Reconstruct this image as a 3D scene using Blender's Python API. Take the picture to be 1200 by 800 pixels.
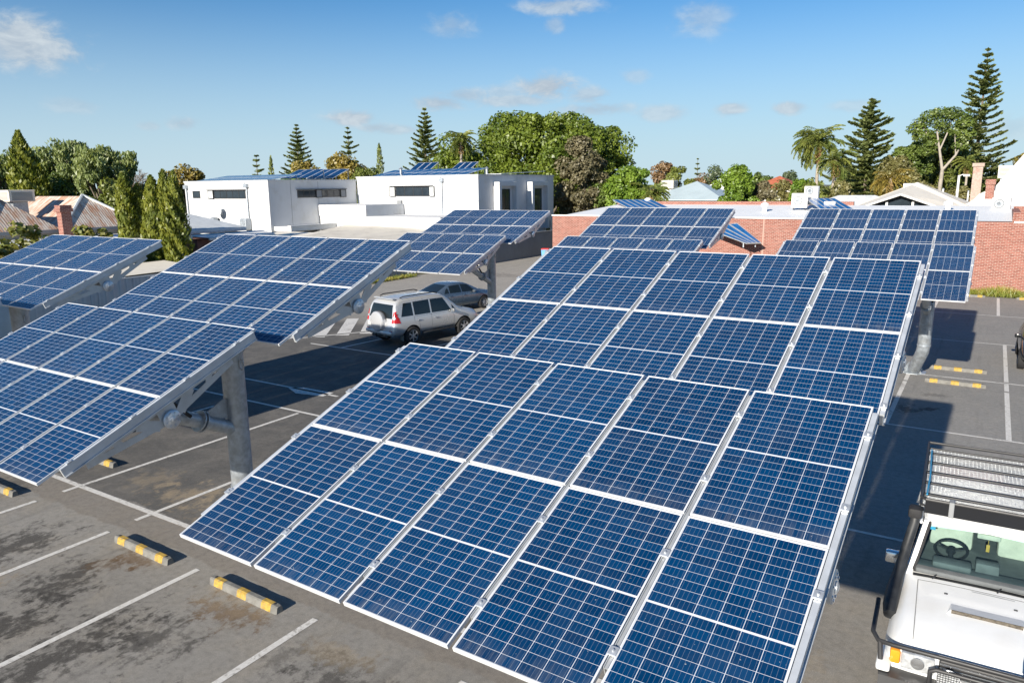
import bpy, bmesh, math, random
import numpy as np
from mathutils import Vector, Matrix, Euler

for _o in list(bpy.data.objects):
    bpy.data.objects.remove(_o)
scene = bpy.context.scene
COL = scene.collection
R = math.radians
PI = math.pi

# ------------------------------------------------------------------ camera
cam_d = bpy.data.cameras.new('Camera')
cam = bpy.data.objects.new('Camera', cam_d)
COL.objects.link(cam)
cam_d.sensor_width = 36.0
cam_d.lens = 26.22
cam_d.clip_start = 0.1
cam_d.clip_end = 4000
CAM_YAW, CAM_PITCH, CAM_ROLL = R(32.6), R(11.81), R(0.627)
_f = Vector((-math.sin(CAM_YAW) * math.cos(CAM_PITCH), math.cos(CAM_YAW) * math.cos(CAM_PITCH), -math.sin(CAM_PITCH)))
_r0 = Vector((math.cos(CAM_YAW), math.sin(CAM_YAW), 0))
_d0 = _f.cross(_r0)
_rt = _r0 * math.cos(CAM_ROLL) + _d0 * math.sin(CAM_ROLL)
_dn = -_r0 * math.sin(CAM_ROLL) + _d0 * math.cos(CAM_ROLL)
_m = Matrix((_rt, -_dn, -_f)).transposed().to_4x4()
_m.translation = Vector((0, 0, 6.2))
cam.matrix_world = _m
scene.camera = cam

# ------------------------------------------------------------------ sun, sky, exposure
SUN_EL, SUN_AZ = 21.0, 181.0          # degrees; azimuth clockwise from +Y
sd = bpy.data.lights.new('Sun', 'SUN')
sun = bpy.data.objects.new('Sun', sd)
COL.objects.link(sun)
sd.energy = 4.7
sd.angle = R(0.55)
sd.color = (1.0, 0.925, 0.81)
_sv = Vector((math.sin(R(SUN_AZ)) * math.cos(R(SUN_EL)), math.cos(R(SUN_AZ)) * math.cos(R(SUN_EL)), math.sin(R(SUN_EL))))
sun.rotation_euler = _sv.to_track_quat('Z', 'Y').to_euler()
sun.location = _sv * 60

world = bpy.data.worlds.new('World')
scene.world = world
world.use_nodes = True
SKY_STRENGTH = 0.052
EXPOSURE = 0.78

vs = scene.view_settings
vs.view_transform = 'Standard'
vs.look = 'None'
vs.exposure = EXPOSURE
vs.gamma = 1.0
vs.use_curve_mapping = False
scene.render.engine = 'CYCLES'
scene.cycles.max_bounces = 6
scene.cycles.transparent_max_bounces = 8
scene.cycles.caustics_reflective = False
scene.cycles.caustics_refractive = False


class NT:
    """small helper that writes node trees"""
    def __init__(self, tree):
        self.t = tree
        self.n = tree.nodes
        self.l = tree.links

    def put(self, sock, v):
        if isinstance(v, bpy.types.NodeSocket):
            self.l.new(v, sock)
        elif v is not None:
            if sock.type == 'RGBA' and isinstance(v, (tuple, list)) and len(v) == 3:
                v = (*v, 1.0)
            sock.default_value = v

    def math(self, op, a, b=None, c=None, clamp=False):
        n = self.n.new('ShaderNodeMath')
        n.operation = op
        n.use_clamp = clamp
        self.put(n.inputs[0], a)
        if b is not None: self.put(n.inputs[1], b)
        if c is not None: self.put(n.inputs[2], c)
        return n.outputs[0]

    def vmath(self, op, a, b=None, out=0):
        n = self.n.new('ShaderNodeVectorMath')
        n.operation = op
        self.put(n.inputs[0], a)
        if b is not None: self.put(n.inputs[1], b)
        return n.outputs['Value'] if out == 'v' else n.outputs[0]

    def mix(self, fac, a, b, mode='MIX'):
        n = self.n.new('ShaderNodeMix')
        n.data_type = 'RGBA'
        n.blend_type = mode
        n.clamp_factor = True
        self.put(n.inputs[0], fac)
        self.put(n.inputs[6], a)
        self.put(n.inputs[7], b)
        return n.outputs[2]

    def noise(self, vec, scale, detail=3, rough=0.55, dist=0.0):
        n = self.n.new('ShaderNodeTexNoise')
        if vec is not None: self.l.new(vec, n.inputs['Vector'])
        n.inputs['Scale'].default_value = scale
        n.inputs['Detail'].default_value = detail
        n.inputs['Roughness'].default_value = rough
        n.inputs['Distortion'].default_value = dist
        return n.outputs[0]

    def smooth(self, v, a, b, lo=0.0, hi=1.0):
        n = self.n.new('ShaderNodeMapRange')
        n.interpolation_type = 'SMOOTHSTEP'
        self.put(n.inputs[0], v)
        n.inputs[1].default_value = a
        n.inputs[2].default_value = b
        n.inputs[3].default_value = lo
        n.inputs[4].default_value = hi
        return n.outputs[0]

    def mapping(self, vec, loc=(0, 0, 0), rot=(0, 0, 0), scale=(1, 1, 1)):
        n = self.n.new('ShaderNodeMapping')
        self.l.new(vec, n.inputs[0])
        n.inputs[1].default_value = loc
        n.inputs[2].default_value = rot
        n.inputs[3].default_value = scale
        return n.outputs[0]


# sky with a few small clouds (centre azimuth, centre elevation, half width, half height in degrees, density)
wt = NT(world.node_tree)
for _n in list(wt.n):
    wt.n.remove(_n)
_out = wt.n.new('ShaderNodeOutputWorld')
_bg = wt.n.new('ShaderNodeBackground')
_sky = wt.n.new('ShaderNodeTexSky')
_sky.sky_type = 'NISHITA'
_sky.sun_disc = False
_sky.sun_elevation = R(SUN_EL)
_sky.sun_rotation = R(SUN_AZ)
_sky.altitude = 0
_sky.air_density = 1.0
_sky.dust_density = 0.0
_sky.ozone_density = 3.0
_bg.inputs[1].default_value = SKY_STRENGTH
_tc = wt.n.new('ShaderNodeTexCoord')
_dir = wt.vmath('NORMALIZE', _tc.outputs['Generated'])
CLOUDS = [
    (-0.5329, 0.8395, 0.1058, 0.0652, 0.0098, 0.55),
    (-0.4388, 0.8937, 0.0937, 0.0598, 0.0098, 0.5),
    (-0.5819, 0.8055, 0.1124, 0.0435, 0.0109, 0.5),
    (-0.8887, 0.4333, 0.1501, 0.0652, 0.0283, 0.7),
    (-0.6572, 0.7504, 0.0711, 0.0435, 0.0076, 0.45),
    (-0.8898, 0.4282, 0.158, 0.0522, 0.0304, 0.75),
    (-0.8851, 0.4433, 0.1416, 0.0435, 0.0152, 0.5),
    (-0.4733, 0.8548, 0.2129, 0.0544, 0.013, 0.55),
    (-0.4799, 0.856, 0.1923, 0.0174, 0.013, 0.35),
    (-0.3161, 0.9289, 0.1929, 0.037, 0.0239, 0.35),
    (-0.4947, 0.8605, 0.1216, 0.0478, 0.0185, 0.75),
    (-0.4478, 0.8873, 0.1104, 0.0326, 0.013, 0.5),
    (-0.5415, 0.8329, 0.1141, 0.0326, 0.013, 0.4),
    (-0.6935, 0.7155, 0.0844, 0.037, 0.012, 0.7),
    (-0.673, 0.736, 0.0732, 0.0283, 0.0076, 0.5),
    (-0.6087, 0.7867, 0.1033, 0.0435, 0.012, 0.6),
    (-0.3657, 0.9267, 0.0866, 0.037, 0.012, 0.45),
    (-0.3941, 0.9097, 0.1311, 0.0196, 0.0098, 0.3),
    (-0.2857, 0.9542, 0.089, 0.0217, 0.0098, 0.6),
    (-0.2206, 0.9715, 0.0874, 0.0239, 0.0098, 0.6),
    (-0.8209, 0.566, 0.0757, 0.0239, 0.0087, 0.4),
    (-0.8416, 0.5353, 0.0721, 0.0152, 0.0065, 0.3),
    (-0.5857, 0.7871, 0.1934, 0.0326, 0.0196, 0.3),
    (-0.1513, 0.9846, 0.087, 0.0304, 0.0087, 0.3),
    (-0.8782, 0.4693, 0.0921, 0.0304, 0.0109, 0.25),
    (0.0029, 0.9985, 0.0553, 0.0435, 0.0152, 0.25)]
_nz = wt.noise(wt.mapping(_dir, scale=(1, 1, 1.9)), 26, 6, 0.62, 0.3)
_nz2 = wt.noise(_dir, 9, 3, 0.5)
_dens = None
for (cx, cy, cz, hw, hh, amt) in CLOUDS:
    c = Vector((cx, cy, cz))
    rt = Vector((cy, -cx, 0)).normalized()
    up = rt.cross(c).normalized()
    rel = wt.vmath('SUBTRACT', _dir, tuple(c))
    a = wt.vmath('DOT_PRODUCT', rel, tuple(rt / hw), 'v')
    b = wt.vmath('DOT_PRODUCT', rel, tuple(up / hh), 'v')
    dd = wt.math('SQRT', wt.math('ADD', wt.math('MULTIPLY', a, a), wt.math('MULTIPLY', b, b)))
    v = wt.math('SUBTRACT', 1.22, dd)
    v = wt.math('MULTIPLY_ADD', wt.math('SUBTRACT', _nz, 0.5), 2.5, v)
    v = wt.math('MULTIPLY', wt.smooth(v, 0.0, 0.95), wt.smooth(dd, 1.6, 0.5, 0.0, min(1.0, amt * 1.35)))
    _dens = v if _dens is None else wt.math('MAXIMUM', _dens, v)
_cl = wt.mix(wt.smooth(_nz, 0.35, 0.7), (4.9, 5.9, 7.0), (7.0, 7.9, 8.6))
_clear = wt.mix(1.0, _sky.outputs[0], (0.47, 0.96, 1.30), 'MULTIPLY')
_sepd = wt.n.new('ShaderNodeSeparateXYZ')
wt.l.new(_dir, _sepd.inputs[0])
_hz = wt.smooth(_sepd.outputs[2], 0.265, -0.02, 0.0, 0.94)
_clear = wt.mix(_hz, _clear, (6.5, 8.1, 9.2))
_skyc = wt.mix(_dens, _clear, _cl)
wt.l.new(_skyc, _bg.inputs[0])
wt.l.new(_bg.outputs[0], _out.inputs[0])


# ------------------------------------------------------------------ mesh helpers
class MB:
    """collects primitives and links them as ONE mesh object"""
    def __init__(self):
        self.v, self.f, self.m = [], [], []

    def add(self, verts, faces, mi=0, M=None):
        o = len(self.v)
        for p in verts:
            self.v.append(tuple(M @ Vector(p)) if M is not None else tuple(p))
        for q in faces:
            self.f.append(tuple(o + i for i in q))
            self.m.append(mi)

    def box(self, x0, x1, y0, y1, z0, z1, mi=0, M=None):
        self.add([(x0, y0, z0), (x1, y0, z0), (x1, y1, z0), (x0, y1, z0), (x0, y0, z1), (x1, y0, z1), (x1, y1, z1), (x0, y1, z1)],
                 [(0, 3, 2, 1), (4, 5, 6, 7), (0, 1, 5, 4), (1, 2, 6, 5), (2, 3, 7, 6), (3, 0, 4, 7)], mi, M)

    def bbox(self, x0, x1, y0, y1, z0, z1, b=0.02, mi=0, M=None):
        """box with bevelled edges"""
        bm = bmesh.new()
        bmesh.ops.create_cube(bm, size=1.0)
        for v in bm.verts:
            v.co = Vector((x0 + (v.co.x + .5) * (x1 - x0), y0 + (v.co.y + .5) * (y1 - y0), z0 + (v.co.z + .5) * (z1 - z0)))
        bmesh.ops.bevel(bm, geom=bm.edges[:], offset=b, segments=2, affect='EDGES', profile=0.5)
        bm.verts.index_update()
        self.add([v.co.copy() for v in bm.verts], [[v.index for v in f.verts] for f in bm.faces], mi, M)
        bm.free()

    def prism(self, pts, a, b, axis='x', mi=0, M=None):
        """extrude a 2-D outline from a to b along an axis"""
        n = len(pts)
        def mk(p, t):
            return {'x': (t, p[0], p[1]), 'y': (p[0], t, p[1]), 'z': (p[0], p[1], t)}[axis]
        vs_ = [mk(p, a) for p in pts] + [mk(p, b) for p in pts]
        fs = [tuple(range(n))[::-1], tuple(range(n, 2 * n))]
        for i in range(n):
            j = (i + 1) % n
            fs.append((i, j, n + j, n + i))
        self.add(vs_, fs, mi, M)

    def tube(self, pts, r, seg=10, mi=0, M=None, cap=True):
        """swept tube through points, mitred; r number or list"""
        P = [Vector(p) for p in pts]
        n = len(P)
        rr = r if isinstance(r, (list, tuple)) else [r] * n
        verts = []
        ref = None
        for i in range(n):
            if i == 0: t = P[1] - P[0]
            elif i == n - 1: t = P[-1] - P[-2]
            else: t = (P[i + 1] - P[i]).normalized() + (P[i] - P[i - 1]).normalized()
            t.normalize()
            if ref is None:
                ref = Vector((0, 0, 1)) if abs(t.z) < 0.9 else Vector((1, 0, 0))
            u = (ref - t * ref.dot(t))
            if u.length < 1e-5:
                u = t.orthogonal()
            u.normalize()
            w = t.cross(u)
            ref = u
            k = 1.0
            if 0 < i < n - 1:
                c = (P[i] - P[i - 1]).normalized().dot(t)
                k = 1.0 / max(c, 0.5)
            for s in range(seg):
                a = 2 * PI * s / seg
                off = u * math.cos(a) + w * math.sin(a)
                verts.append(P[i] + off * rr[i])
        faces = []
        for i in range(n - 1):
            for s in range(seg):
                s2 = (s + 1) % seg
                faces.append((i * seg + s, i * seg + s2, (i + 1) * seg + s2, (i + 1) * seg + s))
        if cap:
            faces.append(tuple(range(seg))[::-1])
            faces.append(tuple((n - 1) * seg + s for s in range(seg)))
        self.add(verts, faces, mi, M)

    def lathe(self, prof, seg=16, mi=0, M=None):
        """profile [(r, z)] turned about z"""
        verts, faces = [], []
        n = len(prof)
        for r, z in prof:
            for s in range(seg):
                a = 2 * PI * s / seg
                verts.append((r * math.cos(a), r * math.sin(a), z))
        for i in range(n - 1):
            for s in range(seg):
                s2 = (s + 1) % seg
                faces.append((i * seg + s, i * seg + s2, (i + 1) * seg + s2, (i + 1) * seg + s))
        faces.append(tuple(range(seg))[::-1])
        faces.append(tuple((n - 1) * seg + s for s in range(seg)))
        self.add(verts, faces, mi, M)

    def mesh(self, name, mats, smooth=None):
        me = bpy.data.meshes.new(name)
        me.from_pydata(self.v, [], self.f)
        for m in (mats if isinstance(mats, (list, tuple)) else [mats]):
            me.materials.append(m)
        if len(me.polygons):
            me.polygons.foreach_set('material_index', self.m)
        me.update()
        if smooth is not None:
            me.polygons.foreach_set('use_smooth', [True] * len(me.polygons))
            me.set_sharp_from_angle(angle=R(smooth))
        return me

    def build(self, name, mats, parent=None, smooth=None, M=None):
        return link(name, self.mesh(name, mats, smooth), parent, M)


def link(name, me, parent=None, M=None):
    o = bpy.data.objects.new(name, me)
    COL.objects.link(o)
    if parent is not None: o.parent = parent
    if M is not None: o.matrix_local = M
    return o


def empty(name, loc=(0, 0, 0), rz=0.0):
    o = bpy.data.objects.new(name, None)
    COL.objects.link(o)
    o.empty_display_size = 0.3
    o.location = loc
    o.rotation_euler = (0, 0, rz)
    return o


def tag(o, label=None, cat=None, group=None, kind=None):
    if label: o['label'] = label
    if cat: o['category'] = cat
    if group: o['group'] = group
    if kind: o['kind'] = kind
    return o


def kids(o):
    return [c for c in bpy.data.objects if c.parent == o]


def copy_tree(o, parent=None):
    c = o.copy()
    COL.objects.link(c)
    if parent is not None:
        c.parent = parent
    for ch in kids(o):
        copy_tree(ch, c)
    return c


# ------------------------------------------------------------------ materials
def new_mat(name):
    m = bpy.data.materials.new(name)
    m.use_nodes = True
    nt = NT(m.node_tree)
    b = nt.n['Principled BSDF']
    return m, nt, b


def mat(name, col, rough=0.6, metal=0.0, var=0.12, scale=3.0, bump=0.0, bscale=40.0, spec=0.5, dirt=None, coat=0.0, alpha=None, streak=0.0):
    """plain surface with slight uneven colour, optional dirt patches and bump"""
    m, nt, b = new_mat(name)
    tc = nt.n.new('ShaderNodeTexCoord')
    g = tc.outputs['Object']
    nz = nt.noise(g, scale, 5, 0.6)
    lo = tuple(c * (1 - var) for c in col)
    hi = tuple(min(c * (1 + var), 1) for c in col)
    c = nt.mix(nt.smooth(nz, 0.3, 0.7), lo, hi)
    if streak:
        sz = nt.noise(nt.mapping(g, scale=(1, 1, 0.12)), scale * 2.5, 4, 0.6)
        c = nt.mix(nt.smooth(sz, 0.5, 0.8, 0, streak), c, tuple(x * 0.6 for x in col))
    if dirt:
        dcol, amt, dscale = dirt
        dz = nt.noise(g, dscale, 6, 0.65)
        c = nt.mix(nt.smooth(dz, 0.5, 0.72, 0, amt), c, dcol)
    nt.put(b.inputs['Base Color'], c)
    nt.put(b.inputs['Roughness'], nt.smooth(nz, 0.2, 0.8, max(rough - 0.08, 0.02), min(rough + 0.08, 1)))
    b.inputs['Metallic'].default_value = metal
    b.inputs['Specular IOR Level'].default_value = spec
    if coat:
        b.inputs['Coat Weight'].default_value = coat
        b.inputs['Coat Roughness'].default_value = 0.05
    if bump:
        bp = nt.n.new('ShaderNodeBump')
        bp.inputs['Strength'].default_value = bump
        bp.inputs['Distance'].default_value = 0.02
        nt.put(bp.inputs['Height'], nt.noise(g, bscale, 4, 0.6))
        nt.put(b.inputs['Normal'], bp.outputs[0])
    return m


M = {}
M['alu'] = mat('aluminium_frame', (0.78, 0.79, 0.80), 0.38, 0.25, 0.05)
M['rail'] = mat('aluminium_rail', (0.55, 0.57, 0.58), 0.42, 0.5, 0.1, 5)
M['galv'] = mat('galvanised_steel', (0.42, 0.46, 0.50), 0.48, 0.55, 0.2, 9, dirt=((0.3, 0.29, 0.27), 0.4, 2.5))
M['edge'] = mat('edge_rail_aluminium', (0.62, 0.65, 0.68), 0.4, 0.4, 0.08, 5)
M['steel'] = mat('bright_steel', (0.62, 0.65, 0.68), 0.35, 0.6, 0.15, 6)
M['dark'] = mat('dark_rubber', (0.02, 0.02, 0.022), 0.75, 0, 0.3, 8)
M['black'] = mat('black_plastic', (0.025, 0.027, 0.03), 0.5, 0, 0.3, 6)
M['concrete'] = mat('concrete', (0.185, 0.18, 0.165), 0.9, 0, 0.2, 7, 0.3, 60, dirt=((0.15, 0.14, 0.12), 0.7, 9))
M['yellow'] = mat('yellow_paint', (0.42, 0.27, 0.05), 0.8, 0, 0.3, 14, dirt=((0.24, 0.20, 0.13), 0.9, 18))
M['render'] = mat('white_render', (0.62, 0.625, 0.63), 0.85, 0, 0.03, 0.8, 0.08, 30, dirt=((0.52, 0.51, 0.48), 0.7, 0.9), streak=0.2)
M['white'] = mat('white_paint', (0.80, 0.79, 0.76), 0.6, 0, 0.05, 2, dirt=((0.6, 0.57, 0.5), 0.35, 1.5))
M['cream'] = mat('cream_sheet_roof', (0.84, 0.77, 0.65), 0.55, 0, 0.06, 0.8, dirt=((0.5, 0.45, 0.37), 0.4, 0.8))
M['greywall'] = mat('grey_painted_wall', (0.24, 0.25, 0.26), 0.85, 0, 0.08, 1.2)
M['darkglass'] = mat('dark_window_glass', (0.025, 0.035, 0.045), 0.08, 0, 0.2, 1)
M['frame_black'] = mat('black_window_frame', (0.03, 0.03, 0.032), 0.5)
M['beige_roof'] = mat('beige_sheet_roof', (0.64, 0.59, 0.50), 0.6, 0, 0.08, 0.6, dirt=((0.36, 0.31, 0.25), 0.5, 0.8))
M['grey_roof'] = mat('pale_grey_sheet_roof', (0.68, 0.70, 0.69), 0.55, 0.1, 0.08, 0.8, dirt=((0.36, 0.36, 0.35), 0.4, 1.1))
M['blue_roof'] = mat('blue_grey_sheet_roof', (0.46, 0.55, 0.58), 0.5, 0.1, 0.05, 0.6)
M['red_tile'] = mat('red_roof_tile', (0.42, 0.12, 0.06), 0.8, 0, 0.2, 3)
M['purple_brick'] = mat('dull_red_brick', (0.24, 0.13, 0.12), 0.9, 0, 0.2, 3)
M['paleblue'] = mat('pale_blue_sheet', (0.40, 0.50, 0.56), 0.5, 0.1, 0.08, 1.5)
# ------------------------------------------------------------------ ground
def asphalt():
    m, nt, b = new_mat('worn_asphalt')
    tc = nt.n.new('ShaderNodeTexCoord')
    g = tc.outputs['Object']
    sep = nt.n.new('ShaderNodeSeparateXYZ')
    nt.l.new(g, sep.inputs[0])
    X, Y = sep.outputs[0], sep.outputs[1]
    big = nt.noise(g, 0.22, 4, 0.6)
    mid = nt.noise(g, 1.1, 6, 0.68, 0.4)
    fine = nt.noise(g, 9, 5, 0.7)
    grit = nt.noise(g, 75, 2, 0.6)
    speck = nt.noise(g, 210, 1, 0.5)
    c = nt.mix(nt.smooth(big, 0.3, 0.7), (0.235, 0.220, 0.196), (0.295, 0.278, 0.250))
    c = nt.mix(nt.smooth(mid, 0.42, 0.75, 0, 0.55), c, (0.30, 0.266, 0.215))
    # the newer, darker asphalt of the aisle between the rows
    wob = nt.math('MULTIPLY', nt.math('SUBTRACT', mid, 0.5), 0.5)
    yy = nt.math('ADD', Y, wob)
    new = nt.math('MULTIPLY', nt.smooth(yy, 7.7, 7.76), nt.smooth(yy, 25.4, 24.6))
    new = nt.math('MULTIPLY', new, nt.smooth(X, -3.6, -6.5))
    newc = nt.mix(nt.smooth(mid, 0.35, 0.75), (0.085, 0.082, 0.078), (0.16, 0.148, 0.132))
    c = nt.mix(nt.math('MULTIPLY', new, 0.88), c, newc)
    # pale worn concrete of the driveway at the far left
    drv = nt.math('MULTIPLY', nt.smooth(nt.math('ADD', yy, nt.math('MULTIPLY', X, 0.12)), 23.5, 24.6), nt.smooth(X, -18.5, -20.0))
    c = nt.mix(nt.math('MULTIPLY', drv, 0.85), c, nt.mix(nt.smooth(mid, 0.3, 0.8), (0.34, 0.315, 0.28), (0.40, 0.375, 0.33)))
    # the greyer newer seal on the right
    rgt = nt.math('MULTIPLY', nt.smooth(X, -3.5, -2.2), nt.smooth(yy, 12.5, 13.5))
    c = nt.mix(nt.math('MULTIPLY', rgt, 0.7), c, nt.mix(nt.smooth(mid, 0.3, 0.8), (0.25, 0.243, 0.23), (0.30, 0.288, 0.268)))
    # brownish joint strip along the bay ends
    strip = nt.math('MULTIPLY', nt.smooth(yy, 6.93, 6.99), nt.smooth(yy, 7.66, 7.60))
    c = nt.mix(nt.math('MULTIPLY', strip, 0.5), c, (0.20, 0.17, 0.138))
    # oil stains and dirt: (x, y, rx, ry, amount, threshold noise, colour)
    DK, BR, DU = (0.040, 0.036, 0.032), (0.150, 0.088, 0.040), (0.34, 0.27, 0.18)
    SP = [(-14.2, 5.5, 0.75, 1.1, .9, DK), (-14.6, 3.6, .9, 1.3, .85, DK), (-12.1, 5.3, 0.75, 1.0, .92, DK), (-11.55, 4.2, 0.8, 1.0, .95, DK),
          (-12.0, 6.05, .4, .3, .6, BR), (-10.15, 4.2, 0.62, 1.7, .93, DK), (-9.45, 5.25, 0.75, 0.65, .8, DK), (-11.85, 6.42, 0.6, 0.28, .75, BR), (-9.05, 6.2, 0.75, 0.42, .85, BR),
          (-8.2, 3.7, .9, 1.0, .8, DK), (-7.5, 5.9, .3, .5, .5, DK), (-6.55, 5.9, .75, .55, .8, DK), (-6.9, 6.35, .7, .35, .5, DU), (-9.3, 6.35, .7, .35, .4, DU), (-13.2, 4.4, .5, .8, .6, DU),
          (-11.2, 2.6, 1.4, 1.2, .7, DK), (-13.4, 8.5, 1.1, .6, .75, DU), (-14.9, 8.7, .8, .6, .5, DU), (-1.0, 23.0, .35, .25, .8, DK), (-1.55, 22.7, .5, .5, .8, DK), (-1.0, 24.6, .6, .25, .4, DK),
          (-12.6, 9.4, .9, 1.8, .5, DU), (-17.3, 7.0, .7, .4, .5, DK), (-26, 50, 2.5, .8, .7, DK), (-29, 44, 3.5, 1.2, .4, DK), (-1.5, 9.4, .4, .5, .35, DU)]
    n2 = nt.noise(nt.mapping(g, loc=(7, 3, 0), scale=(1.25, 0.9, 1)), 2.6, 7, 0.72, 0.2)
    for (sx, sy, rx, ry, amt, colr) in SP:
        dx = nt.math('MULTIPLY', nt.math('SUBTRACT', X, sx), 1.0 / rx)
        dy = nt.math('MULTIPLY', nt.math('SUBTRACT', Y, sy), 1.0 / ry)
        d = nt.math('SQRT', nt.math('ADD', nt.math('MULTIPLY', dx, dx), nt.math('MULTIPLY', dy, dy)))
        v = nt.math('MULTIPLY_ADD', nt.math('SUBTRACT', n2, 0.5), 5.2, nt.math('MULTIPLY_ADD', nt.math('SUBTRACT', fine, 0.5), 1.5, nt.math('SUBTRACT', 0.95, d)))
        c = nt.mix(nt.smooth(v, -0.05, 0.85, 0, amt * 0.86), c, colr)
    # faint tyre-worn streaks and cracks
    wv = nt.noise(nt.mapping(g, scale=(2.2, 0.16, 1)), 1.6, 5, 0.6)
    c = nt.mix(nt.smooth(wv, 0.55, 0.75, 0, 0.32), c, (0.09, 0.085, 0.078))
    vo = nt.n.new('ShaderNodeTexVoronoi')
    vo.feature = 'DISTANCE_TO_EDGE'
    nt.l.new(nt.vmath('ADD', g, None), vo.inputs['Vector'])
    vo.inputs['Scale'].default_value = 0.33
    wob2 = nt.math('MULTIPLY', nt.math('SUBTRACT', fine, 0.5), 0.03)
    cr = nt.smooth(nt.math('ADD', vo.outputs['Distance'], wob2), 0.003, 0.0, 0, 0.12)
    c = nt.mix(cr, c, (0.03, 0.03, 0.03))
    c = nt.mix(nt.smooth(fine, 0.35, 0.75, 0, 0.5), c, nt.mix(1.0, c, (0.5, 0.5, 0.5), 'MULTIPLY'))
    c = nt.mix(nt.smooth(grit, 0.45, 0.68, 0, 0.6), c, nt.mix(1.0, c, (1.5, 1.48, 1.45), 'MULTIPLY'))
    c = nt.mix(nt.smooth(speck, 0.64, 0.72, 0, 0.5), c, (0.38, 0.36, 0.33))
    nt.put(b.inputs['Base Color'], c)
    b.inputs['Roughness'].default_value = 0.9
    b.inputs['Specular IOR Level'].default_value = 0.3
    bp = nt.n.new('ShaderNodeBump')
    bp.inputs['Strength'].default_value = 0.35
    bp.inputs['Distance'].default_value = 0.012
    nt.put(bp.inputs['Height'], nt.math('ADD', grit, nt.math('MULTIPLY', fine, 0.6)))
    nt.put(b.inputs['Normal'], bp.outputs[0])
    return m


M['asphalt'] = asphalt()


def paint_mat():
    m, nt, b = new_mat('worn_line_paint')
    tc = nt.n.new('ShaderNodeTexCoord')
    g = tc.outputs['Object']
    f = nt.noise(g, 14, 6, 0.7)
    f2 = nt.noise(g, 1.2, 3, 0.6)
    c = nt.mix(nt.smooth(f, 0.35, 0.65), (0.70, 0.68, 0.64), (0.60, 0.57, 0.52))
    c = nt.mix(nt.smooth(nt.math('MULTIPLY_ADD', f2, 0.5, nt.math('MULTIPLY', f, 0.6)), 0.56, 0.74, 0, 0.85), c, (0.22, 0.2, 0.18))
    nt.put(b.inputs['Base Color'], c)
    b.inputs['Roughness'].default_value = 0.8
    return m


M['line'] = paint_mat()


def soil():
    m, nt, b = new_mat('soil_and_dry_grass')
    tc = nt.n.new('ShaderNodeTexCoord')
    g = tc.outputs['Object']
    c = nt.mix(nt.smooth(nt.noise(g, 0.12, 6, 0.65), 0.35, 0.65), (0.20, 0.17, 0.12), (0.07, 0.085, 0.035))
    nt.put(b.inputs['Base Color'], c)
    b.inputs['Roughness'].default_value = 1.0
    return m


M['soil'] = soil()
mb = MB()
mb.add([(-1500, -300, -0.06), (1200, -300, -0.06), (1200, 1800, -0.06), (-1500, 1800, -0.06)], [(0, 1, 2, 3)])
tag(mb.build('terrain', M['soil']), kind='structure')
mb = MB()
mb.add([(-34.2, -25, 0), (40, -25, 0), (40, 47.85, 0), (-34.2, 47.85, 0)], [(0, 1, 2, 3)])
mb.add([(-34.2, 47.85, 0), (-23.6, 47.85, 0), (-23.6, 75, 0), (-34.2, 75, 0)], [(0, 1, 2, 3)])
tag(mb.build('car_park', M['asphalt']), kind='structure')

ZL = 0.006
mk = MB()


def hline(x0, x1, y, w=0.1, z=ZL):
    mk.add([(x0, y - w / 2, z), (x1, y - w / 2, z), (x1, y + w / 2, z), (x0, y + w / 2, z)], [(0, 1, 2, 3)])


def vline(x, y0, y1, w=0.1, z=ZL, x1=None):
    x1 = x if x1 is None else x1
    mk.add([(x - w / 2, y0, z), (x + w / 2, y0, z), (x1 + w / 2, y1, z), (x1 - w / 2, y1, z)], [(0, 1, 2, 3)])


for x in (-23.9, -21.25, -18.6, -15.9, -13.24, -10.58, -7.8, -5.1, -2.4):      # front bays, row nearest the camera
    vline(x, 1.3, 6.76, 0.11)
hline(-29, -0.6, 7.66, 0.12)
for x in (-21.25, -18.6, -15.92, -13.28, -10.6, -7.9, -5.2):                   # bays behind them
    vline(x, 7.3, 7.60, 0.11)
    vline(x, 7.72, 13.7, 0.11)
hline(-24, -6, 13.82, 0.1)
hline(-23, -16.2, 15.5, 0.1)
hline(-22.9, -6.2, 20.6, 0.1)
for x in (-21.2, -18.3, -15.6, -12.9, -10.2, -7.5, -4.6):
    vline(x, 20.66, 25.9, 0.11, x1=x + 0.55)
# give-way arrow head and zebra in the aisle
mk.add([(-17.6, 15.1, ZL), (-16.6, 15.28, ZL), (-16.6, 15.72, ZL), (-17.9, 15.7, ZL), (-18.3, 15.42, ZL)], [(0, 1, 2, 3, 4)])
for k in range(4):
    xo, yo = -24.15 + 0.62 * k - 0.3, 20.9 + 0.8 * k - 0.2
    mk.add([(xo, yo, ZL), (xo + 0.48, yo + 0.3, ZL), (xo - 2.1, yo + 3.6, ZL), (xo - 2.55, yo + 3.25, ZL)], [(0, 1, 2, 3)])
mk.add([(-24.9, 20.0, ZL), (-24.8, 19.9, ZL), (-22.2, 24.2, ZL), (-22.3, 24.3, ZL)], [(0, 1, 2, 3)])
# right side rows
hline(-8, 12, 13.9, 0.09)
hline(-8, 14, 20.95, 0.09)
hline(-1.5, 14, 27.15, 0.1)
hline(-8, 14, 33.75, 0.09)
hline(-8, 14, 41.0, 0.09)
for x in (-1.83, 0.87, 3.6, 6.3):
    vline(x, 21.0, 25.95, 0.12)
    vline(x, 26.1, 27.09, 0.12)
    vline(x, 27.3, 33.7, 0.12)
    vline(x - 0.2, 41.1, 47.4, 0.13)
tag(mk.build('parking_line_markings', M['line']), kind='structure')


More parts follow.
